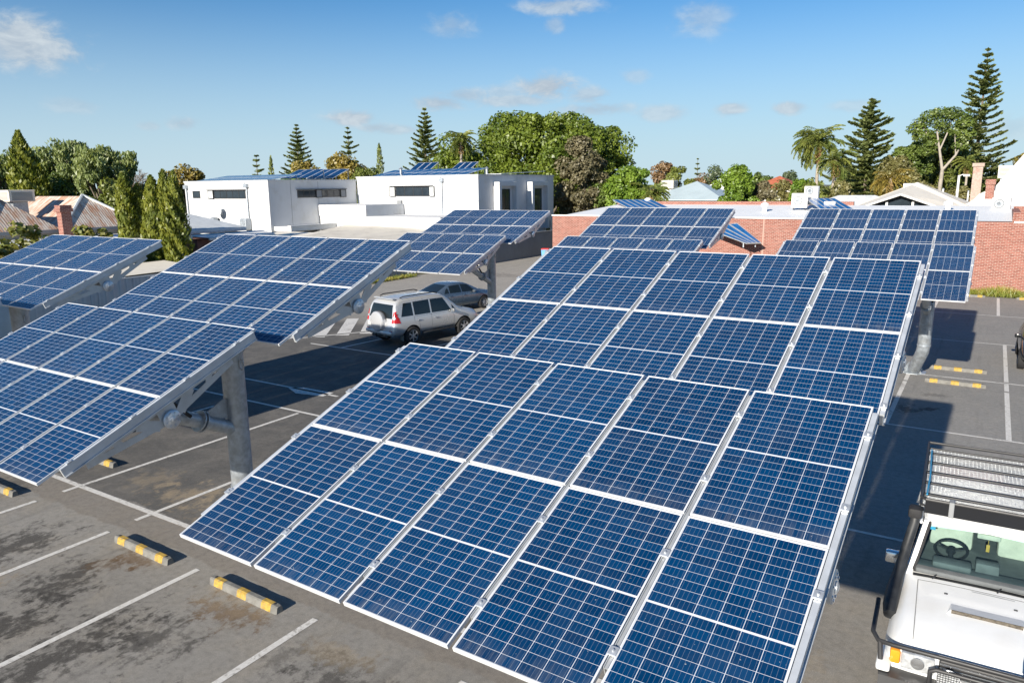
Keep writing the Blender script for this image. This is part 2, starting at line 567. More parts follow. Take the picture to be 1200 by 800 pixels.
# ------------------------------------------------------------------ wheel stops
def wheel_stop(x, y, rz, label, group='concrete wheel stops at the bay ends', first=[]):
    if first:
        o = copy_tree(first[0])
    else:
        mb = MB()
        L, w = 0.82, 0.078
        prof = [(-w, 0), (w, 0), (w * 0.72, 0.1), (w * 0.45, 0.115), (-w * 0.45, 0.115), (-w * 0.72, 0.1)]
        n = len(prof)
        xs = [-L, -L + 0.05, L - 0.05, L]
        sc = [0.8, 1, 1, 0.8]
        vs_, fs = [], []
        for xx, s in zip(xs, sc):
            vs_ += [(xx, p[0] * s, p[1] * (0.6 + 0.4 * s)) for p in prof]
        for i in range(3):
            for k in range(n):
                k2 = (k + 1) % n
                fs.append((i * n + k, (i + 1) * n + k, (i + 1) * n + k2, i * n + k2))
        fs.append(tuple(range(n)))
        fs.append(tuple(3 * n + k for k in range(n))[::-1])
        mb.add(vs_, fs)
        o = mb.build('wheel_stop', M['concrete'])
        o['category'] = 'wheel stop'
        for px in (-0.58, 0.0, 0.58):
            pb = MB()
            q = [(-w - 0.002, 0.006), (-w * 0.72 - 0.003, 0.1), (-w * 0.45 - 0.001, 0.118), (w * 0.45 + 0.001, 0.118), (w * 0.72 + 0.003, 0.1), (w + 0.002, 0.006)]
            vs_ = [(px - 0.11, a, b_) for a, b_ in q] + [(px + 0.11, a, b_) for a, b_ in q]
            pb.add(vs_, [(i, 6 + i, 7 + i, 1 + i) for i in range(5)])
            pb.build('yellow_patch', M['yellow'], o)
        for px in (-0.72, 0.72):
            pb = MB()
            pb.lathe([(0.016, 0.112), (0.02, 0.121), (0.008, 0.124)], 8, 0, Matrix.Translation((px, 0, 0)))
            pb.build('fixing_bolt', M['dark'], o)
        first.append(o)
    o.location = (x, y, 0)
    o.rotation_euler = (0, 0, rz)
    o['label'] = label
    o['group'] = group
    return o


wheel_stop(-17.35, 6.66, 0.0, 'concrete wheel stop with yellow patches at the left picture edge, nearest row of bays')
wheel_stop(-11.95, 6.64, R(-1), 'concrete wheel stop in the stained bay, left of the two nearest the front solar table')
wheel_stop(-9.2, 6.62, R(-1.5), 'concrete wheel stop closest to the camera, beside a brown dirt stain')
wheel_stop(-17.15, 8.66, R(1), 'concrete wheel stop half hidden under the lower edge of the left solar table')
wheel_stop(-0.48, 28.27, R(1), 'flat concrete wheel stop beyond the painted line, right of the bent pole foot')
wheel_stop(-0.48, 26.25, R(-1), 'flat concrete wheel stop before the painted line, right of the bent pole foot')
wheel_stop(-0.75, 47.35, 0.0, 'yellow patched wheel stop in front of the grass strip, left of the white bay line')
wheel_stop(2.3, 47.3, 0.0, 'yellow patched wheel stop in front of the grass strip at the right picture edge')
# ------------------------------------------------------------------ solar canopies
def cell_mat():
    m, nt, b = new_mat('solar_cells')
    tc = nt.n.new('ShaderNodeTexCoord')
    g = tc.outputs['Object']
    sep = nt.n.new('ShaderNodeSeparateXYZ')
    nt.l.new(g, sep.inputs[0])
    X, Y = sep.outputs[0], sep.outputs[1]
    CW, CH = 0.1595, 0.0816
    u = nt.math('DIVIDE', nt.math('ADD', X, 3 * CW), CW)                 # 0..6
    ay = nt.math('SUBTRACT', nt.math('ABSOLUTE', Y), 0.0075)             # half panels, white bar in the middle
    v = nt.math('DIVIDE', ay, CH)                                        # 0..10
    fu, fv = nt.math('FRACT', u), nt.math('FRACT', v)
    eu = nt.math('MULTIPLY', nt.math('MINIMUM', fu, nt.math('SUBTRACT', 1.0, fu)), CW)
    ev = nt.math('MULTIPLY', nt.math('MINIMUM', fv, nt.math('SUBTRACT', 1.0, fv)), CH)
    inside = nt.math('MULTIPLY', nt.math('GREATER_THAN', eu, 0.0019), nt.math('GREATER_THAN', ev, 0.0013))
    for s, lim in ((u, 6.0), (v, 10.0)):
        inside = nt.math('MULTIPLY', inside, nt.math('MULTIPLY', nt.math('GREATER_THAN', s, 0.0), nt.math('LESS_THAN', s, lim)))
    # five bus bars per cell
    fb = nt.math('FRACT', nt.math('MULTIPLY', fu, 5.0))
    eb = nt.math('MULTIPLY', nt.math('ABSOLUTE', nt.math('SUBTRACT', fb, 0.5)), CW / 5)
    bus = nt.math('LESS_THAN', eb, 0.0010)
    cid = nt.n.new('ShaderNodeCombineXYZ')
    nt.put(cid.inputs[0], nt.math('FLOOR', u))
    nt.put(cid.inputs[1], nt.math('FLOOR', nt.math('MULTIPLY', nt.math('SIGN', Y), nt.math('ADD', v, 1.0))))
    oi = nt.n.new('ShaderNodeObjectInfo')
    nt.put(cid.inputs[2], nt.math('MULTIPLY', oi.outputs['Random'], 91.0))
    wn = nt.n.new('ShaderNodeTexWhiteNoise')
    wn.noise_dimensions = '3D'
    nt.l.new(cid.outputs[0], wn.inputs[0])
    vo = nt.n.new('ShaderNodeTexVoronoi')
    vo.inputs['Scale'].default_value = 60
    off = nt.n.new('ShaderNodeCombineXYZ')
    nt.put(off.inputs[0], nt.math('MULTIPLY', oi.outputs['Random'], 37.0))
    nt.l.new(nt.vmath('ADD', g, off.outputs[0]), vo.inputs['Vector'])
    cry = nt.n.new('ShaderNodeSeparateColor')
    nt.l.new(vo.outputs['Color'], cry.inputs[0])
    k = nt.math('ADD', nt.math('MULTIPLY', wn.outputs[0], 0.75), nt.math('MULTIPLY', cry.outputs[0], 0.25))
    k = nt.math('ADD', nt.math('MULTIPLY', k, 0.62), nt.math('MULTIPLY', oi.outputs['Random'], 0.38))
    c = nt.mix(k, (0.0003, 0.023, 0.076), (0.0008, 0.046, 0.138))
    c = nt.mix(nt.math('MULTIPLY', bus, 0.22), c, (0.45, 0.50, 0.55))
    c = nt.mix(inside, (0.62, 0.64, 0.68), c)
    # dust film and bird-dirt specks
    dn = nt.noise(nt.vmath('ADD', g, off.outputs[0]), 2.2, 5, 0.7)
    c = nt.mix(nt.smooth(dn, 0.4, 0.8, 0.0, 0.03), c, (0.34, 0.34, 0.33))
    edge = nt.math('MULTIPLY', nt.smooth(Y, -0.60, -0.83), nt.smooth(nt.noise(nt.mapping(nt.vmath('ADD', g, off.outputs[0]), scale=(6, 0.8, 1)), 3.0, 4, 0.6), 0.35, 0.75))
    c = nt.mix(nt.math('MULTIPLY', edge, 0.16), c, (0.36, 0.34, 0.30))
    dr = nt.noise(nt.mapping(nt.vmath('ADD', g, off.outputs[0]), scale=(1, 0.6, 1)), 9, 2, 0.5)
    c = nt.mix(nt.smooth(dr, 0.80, 0.83, 0, 0.7), c, (0.5, 0.5, 0.46))
    sp = nt.noise(nt.vmath('ADD', g, off.outputs[0]), 46, 1, 0.4)
    c = nt.mix(nt.smooth(sp, 0.775, 0.80, 0, 0.6), c, (0.5, 0.5, 0.46))
    nt.put(b.inputs['Base Color'], c)
    nt.put(b.inputs['Roughness'], nt.smooth(dn, 0.3, 0.8, 0.09, 0.2))
    b.inputs['IOR'].default_value = 1.36
    return m


M['cells'] = cell_mat()
PW, PL = 0.984, 1.678          # one module
PITCH = 1.0284
YC = 0.8495                    # module centre from the table centre line

pm = MB()
pm.add([(-PW / 2 + .006, -PL / 2 + .006, -0.004), (PW / 2 - .006, -PL / 2 + .006, -0.004), (PW / 2 - .006, PL / 2 - .006, -0.004), (-PW / 2 + .006, PL / 2 - .006, -0.004)], [(0, 1, 2, 3)])
ME_PANEL = pm.mesh('solar_panel', M['cells'])
fm = MB()
LIP, DEP = 0.0115, 0.036
fm.box(-PW / 2, PW / 2, -PL / 2, -PL / 2 + LIP, -DEP, 0)
fm.box(-PW / 2, PW / 2, PL / 2 - LIP, PL / 2, -DEP, 0)
fm.box(-PW / 2, -PW / 2 + LIP, -PL / 2 + LIP, PL / 2 - LIP, -DEP, 0)
fm.box(PW / 2 - LIP, PW / 2, -PL / 2 + LIP, PL / 2 - LIP, -DEP, 0)
fm.add([(-PW / 2 + LIP, -PL / 2 + LIP, -0.012), (PW / 2 - LIP, -PL / 2 + LIP, -0.012), (PW / 2 - LIP, PL / 2 - LIP, -0.012), (-PW / 2 + LIP, PL / 2 - LIP, -0.012)], [(3, 2, 1, 0)])   # white back sheet
ME_FRAME = fm.mesh('frame', M['alu'])

# rail under the gaps between modules, hat section open towards the top
rm = MB()
RY0, RY1 = -1.42, 1.62
rm.box(-0.017, -0.010, RY0, RY1, -0.075, -0.006)
rm.box(0.010, 0.017, RY0, RY1, -0.075, -0.006)
rm.box(-0.017, 0.017, RY0, RY1, -0.081, -0.0755)
rm.box(-0.0095, 0.0095, RY0, RY1, -0.024, -0.017)
ME_RAIL = rm.mesh('rail', M['rail'])
er = MB()                       # deeper channel along the outer edges
er.box(-0.012, 0.030, RY0, RY1, -0.036, -0.010)
er.box(-0.012, 0.020, RY0, RY1, -0.125, -0.037)
er.box(-0.012, 0.034, RY0, RY1, -0.140, -0.126)
ME_EDGE = er.mesh('rail', M['edge'])
cm = MB()
cm.bbox(-0.03, 0.03, -0.035, 0.035, -0.006, 0.010, 0.004)
cm.lathe([(0.010, 0.010), (0.010, 0.020), (0.004, 0.021)], 6)
ME_CLAMP = cm.mesh('clamp', M['steel'])

# bracket plate from rail to torque tube, with two slots
bk = MB()


def bar2(p, q, w, x0=-0.006, x1=0.006):
    p, q = Vector((0, *p)), Vector((0, *q))
    d = (q - p).normalized()
    n = Vector((0, -d.z, d.y)) * (w / 2)
    a = [p + n, q + n, q - n, p - n]
    bk.add([(x0, v.y, v.z) for v in a] + [(x1, v.y, v.z) for v in a], [(0, 1, 2, 3), (7, 6, 5, 4), (0, 4, 5, 1), (1, 5, 6, 2), (2, 6, 7, 3), (3, 7, 4, 0)])


bar2((-1.15, -0.165), (1.15, -0.165), 0.05)
bar2((-1.15, -0.20), (-0.1, -0.36), 0.085, -0.0055, 0.0055)
bar2((1.15, -0.20), (0.1, -0.36), 0.085, -0.0055, 0.0055)
bar2((-0.42, -0.16), (-0.16, -0.36), 0.14, -0.005, 0.005)
bar2((0.42, -0.16), (0.16, -0.36), 0.14, -0.005, 0.005)
bar2((0, -0.16), (0, -0.36), 0.26, -0.0045, 0.0045)
bar2((-0.75, -0.16), (-0.68, -0.29), 0.10, -0.0045, 0.0045)
bar2((0.75, -0.16), (0.68, -0.29), 0.10, -0.0045, 0.0045)
ME_BRACKET = bk.mesh('bracket', M['rail'])

TUBE_OFF = 0.36
tm = MB()
tm.tube([(-2.56, 0, -TUBE_OFF), (2.56, 0, -TUBE_OFF)], 0.105, 16)
ME_TUBE = tm.mesh('torque_tube', M['galv'], 40)
fl = MB()
Mx = Matrix.Rotation(PI / 2, 4, 'Y')
fl.lathe([(0.115, -0.02), (0.125, -0.012), (0.125, 0.012), (0.115, 0.02)], 20, 0, Mx)
fl.lathe([(0.045, 0.0), (0.045, 0.035), (0.02, 0.045)], 12, 0, Mx)
for k in range(8):
    a = 2 * PI * k / 8
    fl.lathe([(0.011, 0.0), (0.011, 0.028)], 6, 0, Mx @ Matrix.Translation((0.092 * math.cos(a), 0.092 * math.sin(a), 0)))
ME_FLANGE = fl.mesh('end_flange', [M['steel'], M['dark']], 40)


def table(root, base, c, yaw, tilt, proto_clamps):
    """one tilted table of ten modules; all parts hang on the canopy's root"""
    T = Matrix.Translation(Vector(c) - Vector(base)) @ Matrix.Rotation(R(yaw), 4, 'Z') @ Matrix.Rotation(R(tilt), 4, 'X')
    for k in range(5):
        for s in (1, -1):
            p = link('solar_panel', ME_PANEL, root, T @ Matrix.Translation(((k - 2) * PITCH, s * YC, 0)))
            link('frame', ME_FRAME, p)
    for k in range(6):
        xx = (k - 2.5) * PITCH
        if k == 0:
            r = link('rail', ME_EDGE, root, T @ Matrix.Translation((xx + 0.006, 0, 0)) @ Matrix.Rotation(PI, 4, 'Z') @ Matrix.Translation((0, -0.2, 0)))
        elif k == 5:
            r = link('rail', ME_EDGE, root, T @ Matrix.Translation((xx - 0.006, 0, 0)))
        else:
            r = link('rail', ME_RAIL, root, T @ Matrix.Translation((xx, 0, 0)))
        if proto_clamps:
            for yy in (-1.3, -0.42, 0.42, 1.3):
                link('clamp', ME_CLAMP, r, Matrix.Translation((0.008 if k in (0, 5) else 0, yy, 0)))
        link('bracket', ME_BRACKET, root, T @ Matrix.Translation((xx + (0.035 if k == 0 else -0.03 if k == 5 else 0), 0, 0)))
    t = link('torque_tube', ME_TUBE, root, T)
    for xx, rz in ((2.57, 0), (-2.57, PI)):
        link('end_flange', ME_FLANGE, t, Matrix.Translation((xx, 0, -TUBE_OFF)) @ Matrix.Rotation(rz, 4, 'Z'))
    return T @ Vector((0, 0, -TUBE_OFF)), T


def canopy(label, pole, low, high, clamps=True):
    """pole (x, y of the upright); low and high tables as (x, y, z, yaw, tilt)"""
    px, py = pole
    base = (px - 0.32, py + 1.3, 0)
    root = empty('solar_canopy', base)
    tag(root, label, 'solar canopy', 'solar canopies over the parking bays')
    lo, _ = table(root, base, low[:3], low[3], low[4], clamps)
    hi, _ = table(root, base, high[:3], high[3], high[4], clamps)
    u = Vector((px - base[0], py - base[1], 0))
    pm_ = MB()
    top = Vector((u.x, u.y, 3.62))
    pm_.tube([(0, 0, 0.02), (0.07, -0.32, 0.24), (u.x - 0.03, u.y + 0.14, 0.94), (u.x, u.y, 1.18), (u.x, u.y, 3.3), top], 0.185, 22)
    pm_.build('pole', M['galv'], root, 40)
    lm_ = MB()                                  # collar weld rings
    lm_.tube([(u.x, u.y, 1.16), (u.x, u.y, 1.21)], 0.2, 22)
    lm_.build('pole_collar', M['galv'], root, 40)
    bm_ = MB()
    bm_.prism([(0.42 * math.cos(PI / 8 + k * PI / 4), 0.42 * math.sin(PI / 8 + k * PI / 4)) for k in range(8)], 0.0, 0.025, 'z')
    for k in range(4):
        a = PI / 4 + k * PI / 2
        Mg = Matrix.Rotation(a, 4, 'Z')
        bm_.prism([(0.17, 0.025), (0.39, 0.025), (0.39, 0.05), (0.20, 0.30), (0.17, 0.30)], -0.008, 0.008, 'y', 0, Mg)
        bm_.lathe([(0.022, 0.0), (0.022, 0.07)], 6, 0, Mg @ Matrix.Translation((0.35, 0.0, 0.0)) @ Matrix.Rotation(0.3, 4, 'Z'))
    bm_.build('base_plate', M['galv'], root)
    # lower arm out to the low table, upper arm out to the high table
    am = MB()
    a0 = Vector((u.x, u.y - 0.1, 2.24))
    a1 = Vector((u.x, lo.y, lo.z))
    am.tube([a0, a1], 0.115, 18)
    ao = am.build('arm', M['galv'], root, 40)
    d = (a1 - a0).normalized()
    rm_ = MB()
    for t in (0.62, 0.68):
        c0 = a0 + d * t
        rm_.tube([c0 - d * 0.014, c0 + d * 0.014], 0.175, 18)
    rm_.build('arm_coupling', M['galv'], ao, 40)
    gm = MB()
    gm.prism([(u.y - 0.17, 2.44), (u.y - 0.17, 2.78), (u.y - 0.24, 2.78), (u.y - 0.62, 2.62), (u.y - 0.62, 2.54)], u.x - 0.01, u.x + 0.01, 'x')
    gm.build('arm_gusset', M['galv'], ao)
    sm_ = MB()
    sm_.tube([a1 + Vector((-0.22, 0, 0)), a1 + Vector((0.22, 0, 0))], 0.14, 18)
    sm_.build('tube_sleeve', M['galv'], ao, 40)
    um = MB()
    um.tube([top - Vector((0, 0, 0.18)), top + Vector((0, 0.25, 0.12)), Vector((u.x, hi.y, hi.z))], 0.125, 18)
    uo = um.build('arm', M['galv'], root, 40)
    sm_ = MB()
    sm_.tube([Vector((u.x - 0.22, hi.y, hi.z)), Vector((u.x + 0.22, hi.y, hi.z))], 0.14, 18)
    sm_.build('tube_sleeve', M['galv'], uo, 40)
    hk = MB()                                   # lashing eye near the pole head
    for k in range(12):
        a, b_ = 2 * PI * k / 12, 2 * PI * (k + 1) / 12
        hk.tube([(u.x + 0.24 + 0.05 * math.cos(a), u.y, 3.35 + 0.09 * math.sin(a)), (u.x + 0.24 + 0.05 * math.cos(b_), u.y, 3.35 + 0.09 * math.sin(b_))], 0.012, 6)
    hk.build('cable_eye', M['galv'], root)
    # drive rod between tube and arm
    dm = MB()
    dm.tube([a0 + d * 0.95 + Vector((0.16, 0, 0.05)), Vector((u.x + 0.16, lo.y + 0.42, lo.z + 0.33))], 0.03, 10)
    dm.build('drive_rod', M['dark'], root, 40)
    return root


canopy('front solar canopy nearest the camera, its ten-panel tables filling the picture centre', (-2.3, 7.6),
       (-3.26, 5.119, 3.775, -1.13, 20.34), (-3.239, 8.691, 4.639, -0.55, 21.5))
canopy('solar canopy at the left with its thick pole and side arm in full view', (-10.48, 7.7),
       (-11.363, 5.345, 3.591, -0.06, 21.88), (-11.298, 8.78, 4.594, 0.51, 22.85))
canopy('leftmost solar canopy, cut by the left picture edge, before the white fence', (-18.5, 8.1),
       (-19.55, 5.6, 3.45, -0.24, 21.58), (-19.494, 9.22, 4.379, -0.24, 21.58))
canopy('small distant solar canopy before the white flat-roofed house, pole beside the grey sedan', (-17.55, 25.9),
       (-18.887, 23.587, 3.632, 0.21, 21.33), (-18.705, 26.837, 4.528, 0.05, 20.44))
canopy('solar canopy in the middle distance before the left part of the brick wall', (-9.5, 25.7),
       (-10.655, 22.962, 3.75, -0.14, 20.93), (-10.65, 26.472, 4.666, 0.25, 21.3))
canopy('solar canopy at the right before the brick wall, its bent pole foot showing', (-1.42, 26.1),
       (-2.912, 23.122, 3.836, -0.19, 20.23), (-3.005, 27.068, 4.668, -0.03, 20.67))
# ------------------------------------------------------------------ wall and roof materials
def brick_mat():
    m, nt, b = new_mat('red_brick')
    tc = nt.n.new('ShaderNodeTexCoord')
    g = tc.outputs['Object']
    sep = nt.n.new('ShaderNodeSeparateXYZ')
    nt.l.new(g, sep.inputs[0])
    cmb = nt.n.new('ShaderNodeCombineXYZ')
    nt.put(cmb.inputs[0], nt.math('ADD', sep.outputs[0], sep.outputs[1]))
    nt.put(cmb.inputs[1], sep.outputs[2])
    bt = nt.n.new('ShaderNodeTexBrick')
    nt.l.new(cmb.outputs[0], bt.inputs['Vector'])
    bt.inputs['Color1'].default_value = (0.185, 0.048, 0.033, 1)
    bt.inputs['Color2'].default_value = (0.34, 0.120, 0.088, 1)
    bt.inputs['Mortar'].default_value = (0.40, 0.29, 0.24, 1)
    bt.inputs['Scale'].default_value = 1.0
    bt.inputs['Mortar Size'].default_value = 0.014
    bt.inputs['Mortar Smooth'].default_value = 0.2
    bt.inputs['Bias'].default_value = -0.1
    bt.inputs['Brick Width'].default_value = 0.24
    bt.inputs['Row Height'].default_value = 0.086
    nz = nt.noise(g, 1.1, 5, 0.65)
    c = nt.mix(nt.smooth(nz, 0.35, 0.7, 0, 0.35), bt.outputs['Color'], (0.30, 0.115, 0.085))
    n3 = nt.noise(g, 5, 4, 0.7)
    c = nt.mix(nt.smooth(n3, 0.6, 0.75, 0, 0.5), c, (0.15, 0.055, 0.042))
    # paler vertical movement joints every nine metres
    j = nt.math('ABSOLUTE', nt.math('SUBTRACT', nt.math('FRACT', nt.math('DIVIDE', nt.math('ADD', sep.outputs[0], 1.0), 10.2)), 0.5))
    c = nt.mix(nt.smooth(j, 0.006, 0.003, 0, 0.8), c, (0.45, 0.32, 0.26))
    nt.put(b.inputs['Base Color'], c)
    b.inputs['Roughness'].default_value = 0.9
    bp = nt.n.new('ShaderNodeBump')
    bp.inputs['Strength'].default_value = 0.5
    bp.inputs['Distance'].default_value = 0.01
    bp.invert = True
    nt.put(bp.inputs['Height'], bt.outputs['Fac'])
    nt.put(b.inputs['Normal'], bp.outputs[0])
    return m


def corrugated(name, c1, c2, pitch=0.12, axis=0, rust=None, strength=0.8, rough=0.55):
    m, nt, b = new_mat(name)
    tc = nt.n.new('ShaderNodeTexCoord')
    g = tc.outputs['Object']
    sep = nt.n.new('ShaderNodeSeparateXYZ')
    nt.l.new(g, sep.inputs[0])
    w = nt.math('SINE', nt.math('MULTIPLY', sep.outputs[axis], 2 * PI / pitch))
    c = nt.mix(nt.smooth(nt.noise(g, 0.8, 5, 0.6), 0.3, 0.7), c1, c2)
    if rust:
        sc = [0.5, 0.5, 0.5]
        sc[axis] = 2.6
        rz = nt.noise(nt.mapping(g, scale=tuple(sc)), 1.5, 6, 0.7)
        c = nt.mix(nt.smooth(rz, 0.42, 0.60, 0, 0.95), c, rust)
        c = nt.mix(nt.smooth(rz, 0.62, 0.75, 0, 0.6), c, tuple(x * 0.5 for x in rust))
    nt.put(b.inputs['Base Color'], c)
    b.inputs['Roughness'].default_value = rough
    bp = nt.n.new('ShaderNodeBump')
    bp.inputs['Strength'].default_value = strength
    bp.inputs['Distance'].default_value = 0.02
    nt.put(bp.inputs['Height'], w)
    nt.put(b.inputs['Normal'], bp.outputs[0])
    return m


M['brick'] = brick_mat()
M['rust_x'] = corrugated('rusty_corrugated_roof', (0.56, 0.49, 0.41), (0.66, 0.60, 0.52), 0.16, 0, (0.44, 0.23, 0.13), 0.4)
M['rust_y'] = corrugated('rusty_corrugated_roof_side', (0.56, 0.49, 0.41), (0.66, 0.60, 0.52), 0.16, 1, (0.44, 0.23, 0.13), 0.4)
M['fence_white'] = corrugated('white_corrugated_fence', (0.50, 0.52, 0.54), (0.58, 0.59, 0.60), 0.45, 1, None, 1.0)
M['fence_pale'] = corrugated('pale_corrugated_fence', (0.36, 0.37, 0.37), (0.42, 0.42, 0.41), 0.3, 1, None, 1.0)
M['roof_white'] = corrugated('white_sheet_roof', (0.78, 0.79, 0.79), (0.83, 0.83, 0.82), 0.4, 0, None, 0.25)
M['dkroof'] = mat('rooftop_solar_glass', (0.004, 0.03, 0.10), 0.12, 0, 0.25, 2)


def quad(mb, a, b, c, d, mi=0):
    mb.add([a, b, c, d], [(0, 1, 2, 3)], mi)


def hip_roof(mb, x0, x1, y0, y1, ze, zr, along='x', inset=None, th=0.12, mi=0, mj=None):
    """hipped roof on a rectangle, ridge along x or y; second material for the faces across"""
    mj = mi if mj is None else mj
    if along == 'x':
        h = (y1 - y0) / 2
        i = h if inset is None else inset
        r0, r1 = (x0 + i, y0 + h, zr), (x1 - i, y0 + h, zr)
        mb.add([(x0, y0, ze), (x1, y0, ze), r1, r0], [(0, 1, 2, 3)], mi)
        mb.add([(x1, y1, ze), (x0, y1, ze), r0, r1], [(0, 1, 2, 3)], mi)
        mb.add([(x0, y1, ze), (x0, y0, ze), r0], [(0, 1, 2)], mj)
        mb.add([(x1, y0, ze), (x1, y1, ze), r1], [(0, 1, 2)], mj)
    else:
        h = (x1 - x0) / 2
        i = h if inset is None else inset
        r0, r1 = (x0 + h, y0 + i, zr), (x0 + h, y1 - i, zr)
        mb.add([(x0, y1, ze), (x0, y0, ze), r0, r1], [(0, 1, 2, 3)], mj)
        mb.add([(x1, y0, ze), (x1, y1, ze), r1, r0], [(0, 1, 2, 3)], mj)
        mb.add([(x0, y0, ze), (x1, y0, ze), r0], [(0, 1, 2)], mi)
        mb.add([(x1, y1, ze), (x0, y1, ze), r1], [(0, 1, 2)], mi)
    mb.box(x0, x1, y0, y1, ze - th, ze - 0.003, mi)


def window_x(parent, x, y0, y1, z0, z1, nm, out=1, blade=None, depth=0.05):
    """window in a wall facing +x (out=1); frame proud of the wall, panes recessed in it"""
    f = MB()
    t = 0.05
    a, b = (x, x + depth * out) if out > 0 else (x + depth * out, x)
    f.box(a, b, y0, y1, z0, z0 + t)
    f.box(a, b, y0, y1, z1 - t, z1)
    ys = [y0 + (y1 - y0) * k / nm for k in range(nm + 1)]
    for k, yy in enumerate(ys):
        q0 = yy if k == 0 else yy - t / 2 if k < nm else yy - t
        f.box(a, b, q0, q0 + t, z0 + t, z1 - t)
    fr = f.build('window', M['frame_black'], parent)
    p = MB()
    p.box(a + 0.003, b - 0.015, y0 + t, y1 - t, z0 + t, z1 - t)
    p.build('pane', M['darkglass'], fr)
    return fr


def window_y(parent, y, x0, x1, z0, z1, nm, depth=0.05):
    f = MB()
    t = 0.05
    a, b = y - depth, y
    f.box(x0, x1, a, b, z0, z0 + t)
    f.box(x0, x1, a, b, z1 - t, z1)
    for k in range(nm + 1):
        xx = x0 + (x1 - x0) * k / nm
        q0 = xx if k == 0 else xx - t / 2 if k < nm else xx - t
        f.box(q0, q0 + t, a, b, z0 + t, z1 - t)
    fr = f.build('window', M['frame_black'], parent)
    p = MB()
    p.box(x0 + t, x1 - t, a + 0.015, b - 0.003, z0 + t, z1 - t)
    p.build('pane', M['darkglass'], fr)
    return fr


def louvre_y(parent, y, x0, x1, z0, z1, n=6):
    """framed side screen with slats beside a window, wall facing -y"""
    f = MB()
    t = 0.05
    f.box(x0, x1, y - 0.12, y - 0.055, z0, z0 + t)
    f.box(x0, x1, y - 0.12, y - 0.055, z1 - t, z1)
    f.box(x0, x0 + t, y - 0.12, y - 0.055, z0 + t, z1 - t)
    f.box(x1 - t, x1, y - 0.12, y - 0.055, z0 + t, z1 - t)
    f.box(x0 + t, x1 - t, y - 0.1, y - 0.09, z0 + t, z1 - t, 1)
    return f.build('window_screen', [M['frame_black'], M['grey_roof']], parent)


def louvre_x(parent, x, y0, y1, z0, z1):
    f = MB()
    t = 0.05
    f.box(x + .055, x + .12, y0, y1, z0, z0 + t)
    f.box(x + .055, x + .12, y0, y1, z1 - t, z1)
    f.box(x + .055, x + .12, y0, y0 + t, z0 + t, z1 - t)
    f.box(x + .055, x + .12, y1 - t, y1, z0 + t, z1 - t)
    f.box(x + .09, x + .10, y0 + t, y1 - t, z0 + t, z1 - t, 1)
    return f.build('window_screen', [M['frame_black'], M['greywall']], parent)


def downpipe(parent, x, y, z0, z1, head=True):
    p = MB()
    p.tube([(x, y - 0.09, z0), (x, y - 0.09, z1)], 0.05, 8)
    if head:
        p.box(x - 0.2, x + 0.2, y - 0.26, y - 0.004, z1, z1 + 0.3)
        p.box(x - 0.14, x - 0.09, y - 0.15, y - 0.1, z1 + 0.3, z1 + 0.42)
    return p.build('downpipe', M['galv'], parent)


def roof_panels(parent, x0, x1, y0, y1, z0, z1, nx, ny, along='y', gap=0.04):
    """rooftop solar array sloping from (y0,z0) to (y1,z1) or along x; each module a part"""
    for i in range(nx):
        for j in range(ny):
            a0, a1 = x0 + (x1 - x0) * i / nx + gap / 2, x0 + (x1 - x0) * (i + 1) / nx - gap / 2
            b0, b1 = y0 + (y1 - y0) * j / ny + gap / 2, y0 + (y1 - y0) * (j + 1) / ny - gap / 2
            def zz(x, y):
                t = (y - y0) / (y1 - y0) if along == 'y' else (x - x0) / (x1 - x0)
                return z0 + (z1 - z0) * t
            mb = MB()
            pts = [(a0, b0), (a1, b0), (a1, b1), (a0, b1)]
            e = 0.035
            inn = [(a0 + e, b0 + e), (a1 - e, b0 + e), (a1 - e, b1 - e), (a0 + e, b1 - e)]
            V = [(x, y, zz(x, y)) for x, y in pts] + [(x, y, zz(x, y) + .002) for x, y in inn] + [(x, y, zz(x, y) - 0.04) for x, y in pts]
            mb.add(V, [(4, 5, 6, 7)], 0)
            mb.add(V, [(0, 1, 5, 4), (1, 2, 6, 5), (2, 3, 7, 6), (3, 0, 4, 7), (8, 9, 1, 0), (9, 10, 2, 1), (10, 11, 3, 2), (11, 8, 0, 3), (11, 10, 9, 8)], 1)
            mb.build('roof_solar_panel', [M['dkroof'], M['alu']], parent)


# ------------------------------------------------------------------ middle white house
b = empty('flat_roofed_house', (-42.8, 57.7, 0))
tag(b, 'white two-storey flat-roofed house with one long slot window, right of the other white house', 'house', 'white flat-roofed houses with rooftop solar')
O = Vector((-42.8, 57.7, 0))


def rel(mb):
    mb.v = [(x - O.x, y - O.y, z - O.z) for x, y, z in mb.v]
    return mb


class Here:
    """child meshes written in world coordinates, stored relative to the thing's base"""
    def __init__(self, root):
        self.r = root
        self.o = root.location.copy()

    def __call__(self, obj):
        me = obj.data
        n = len(me.vertices)
        co = np.empty(n * 3, 'f')
        me.vertices.foreach_get('co', co)
        co = co.reshape(-1, 3) - np.array(self.o, 'f')
        me.vertices.foreach_set('co', co.ravel())
        me.update()
        for c in kids(obj):
            if c.type == 'MESH':
                self(c)
        return obj


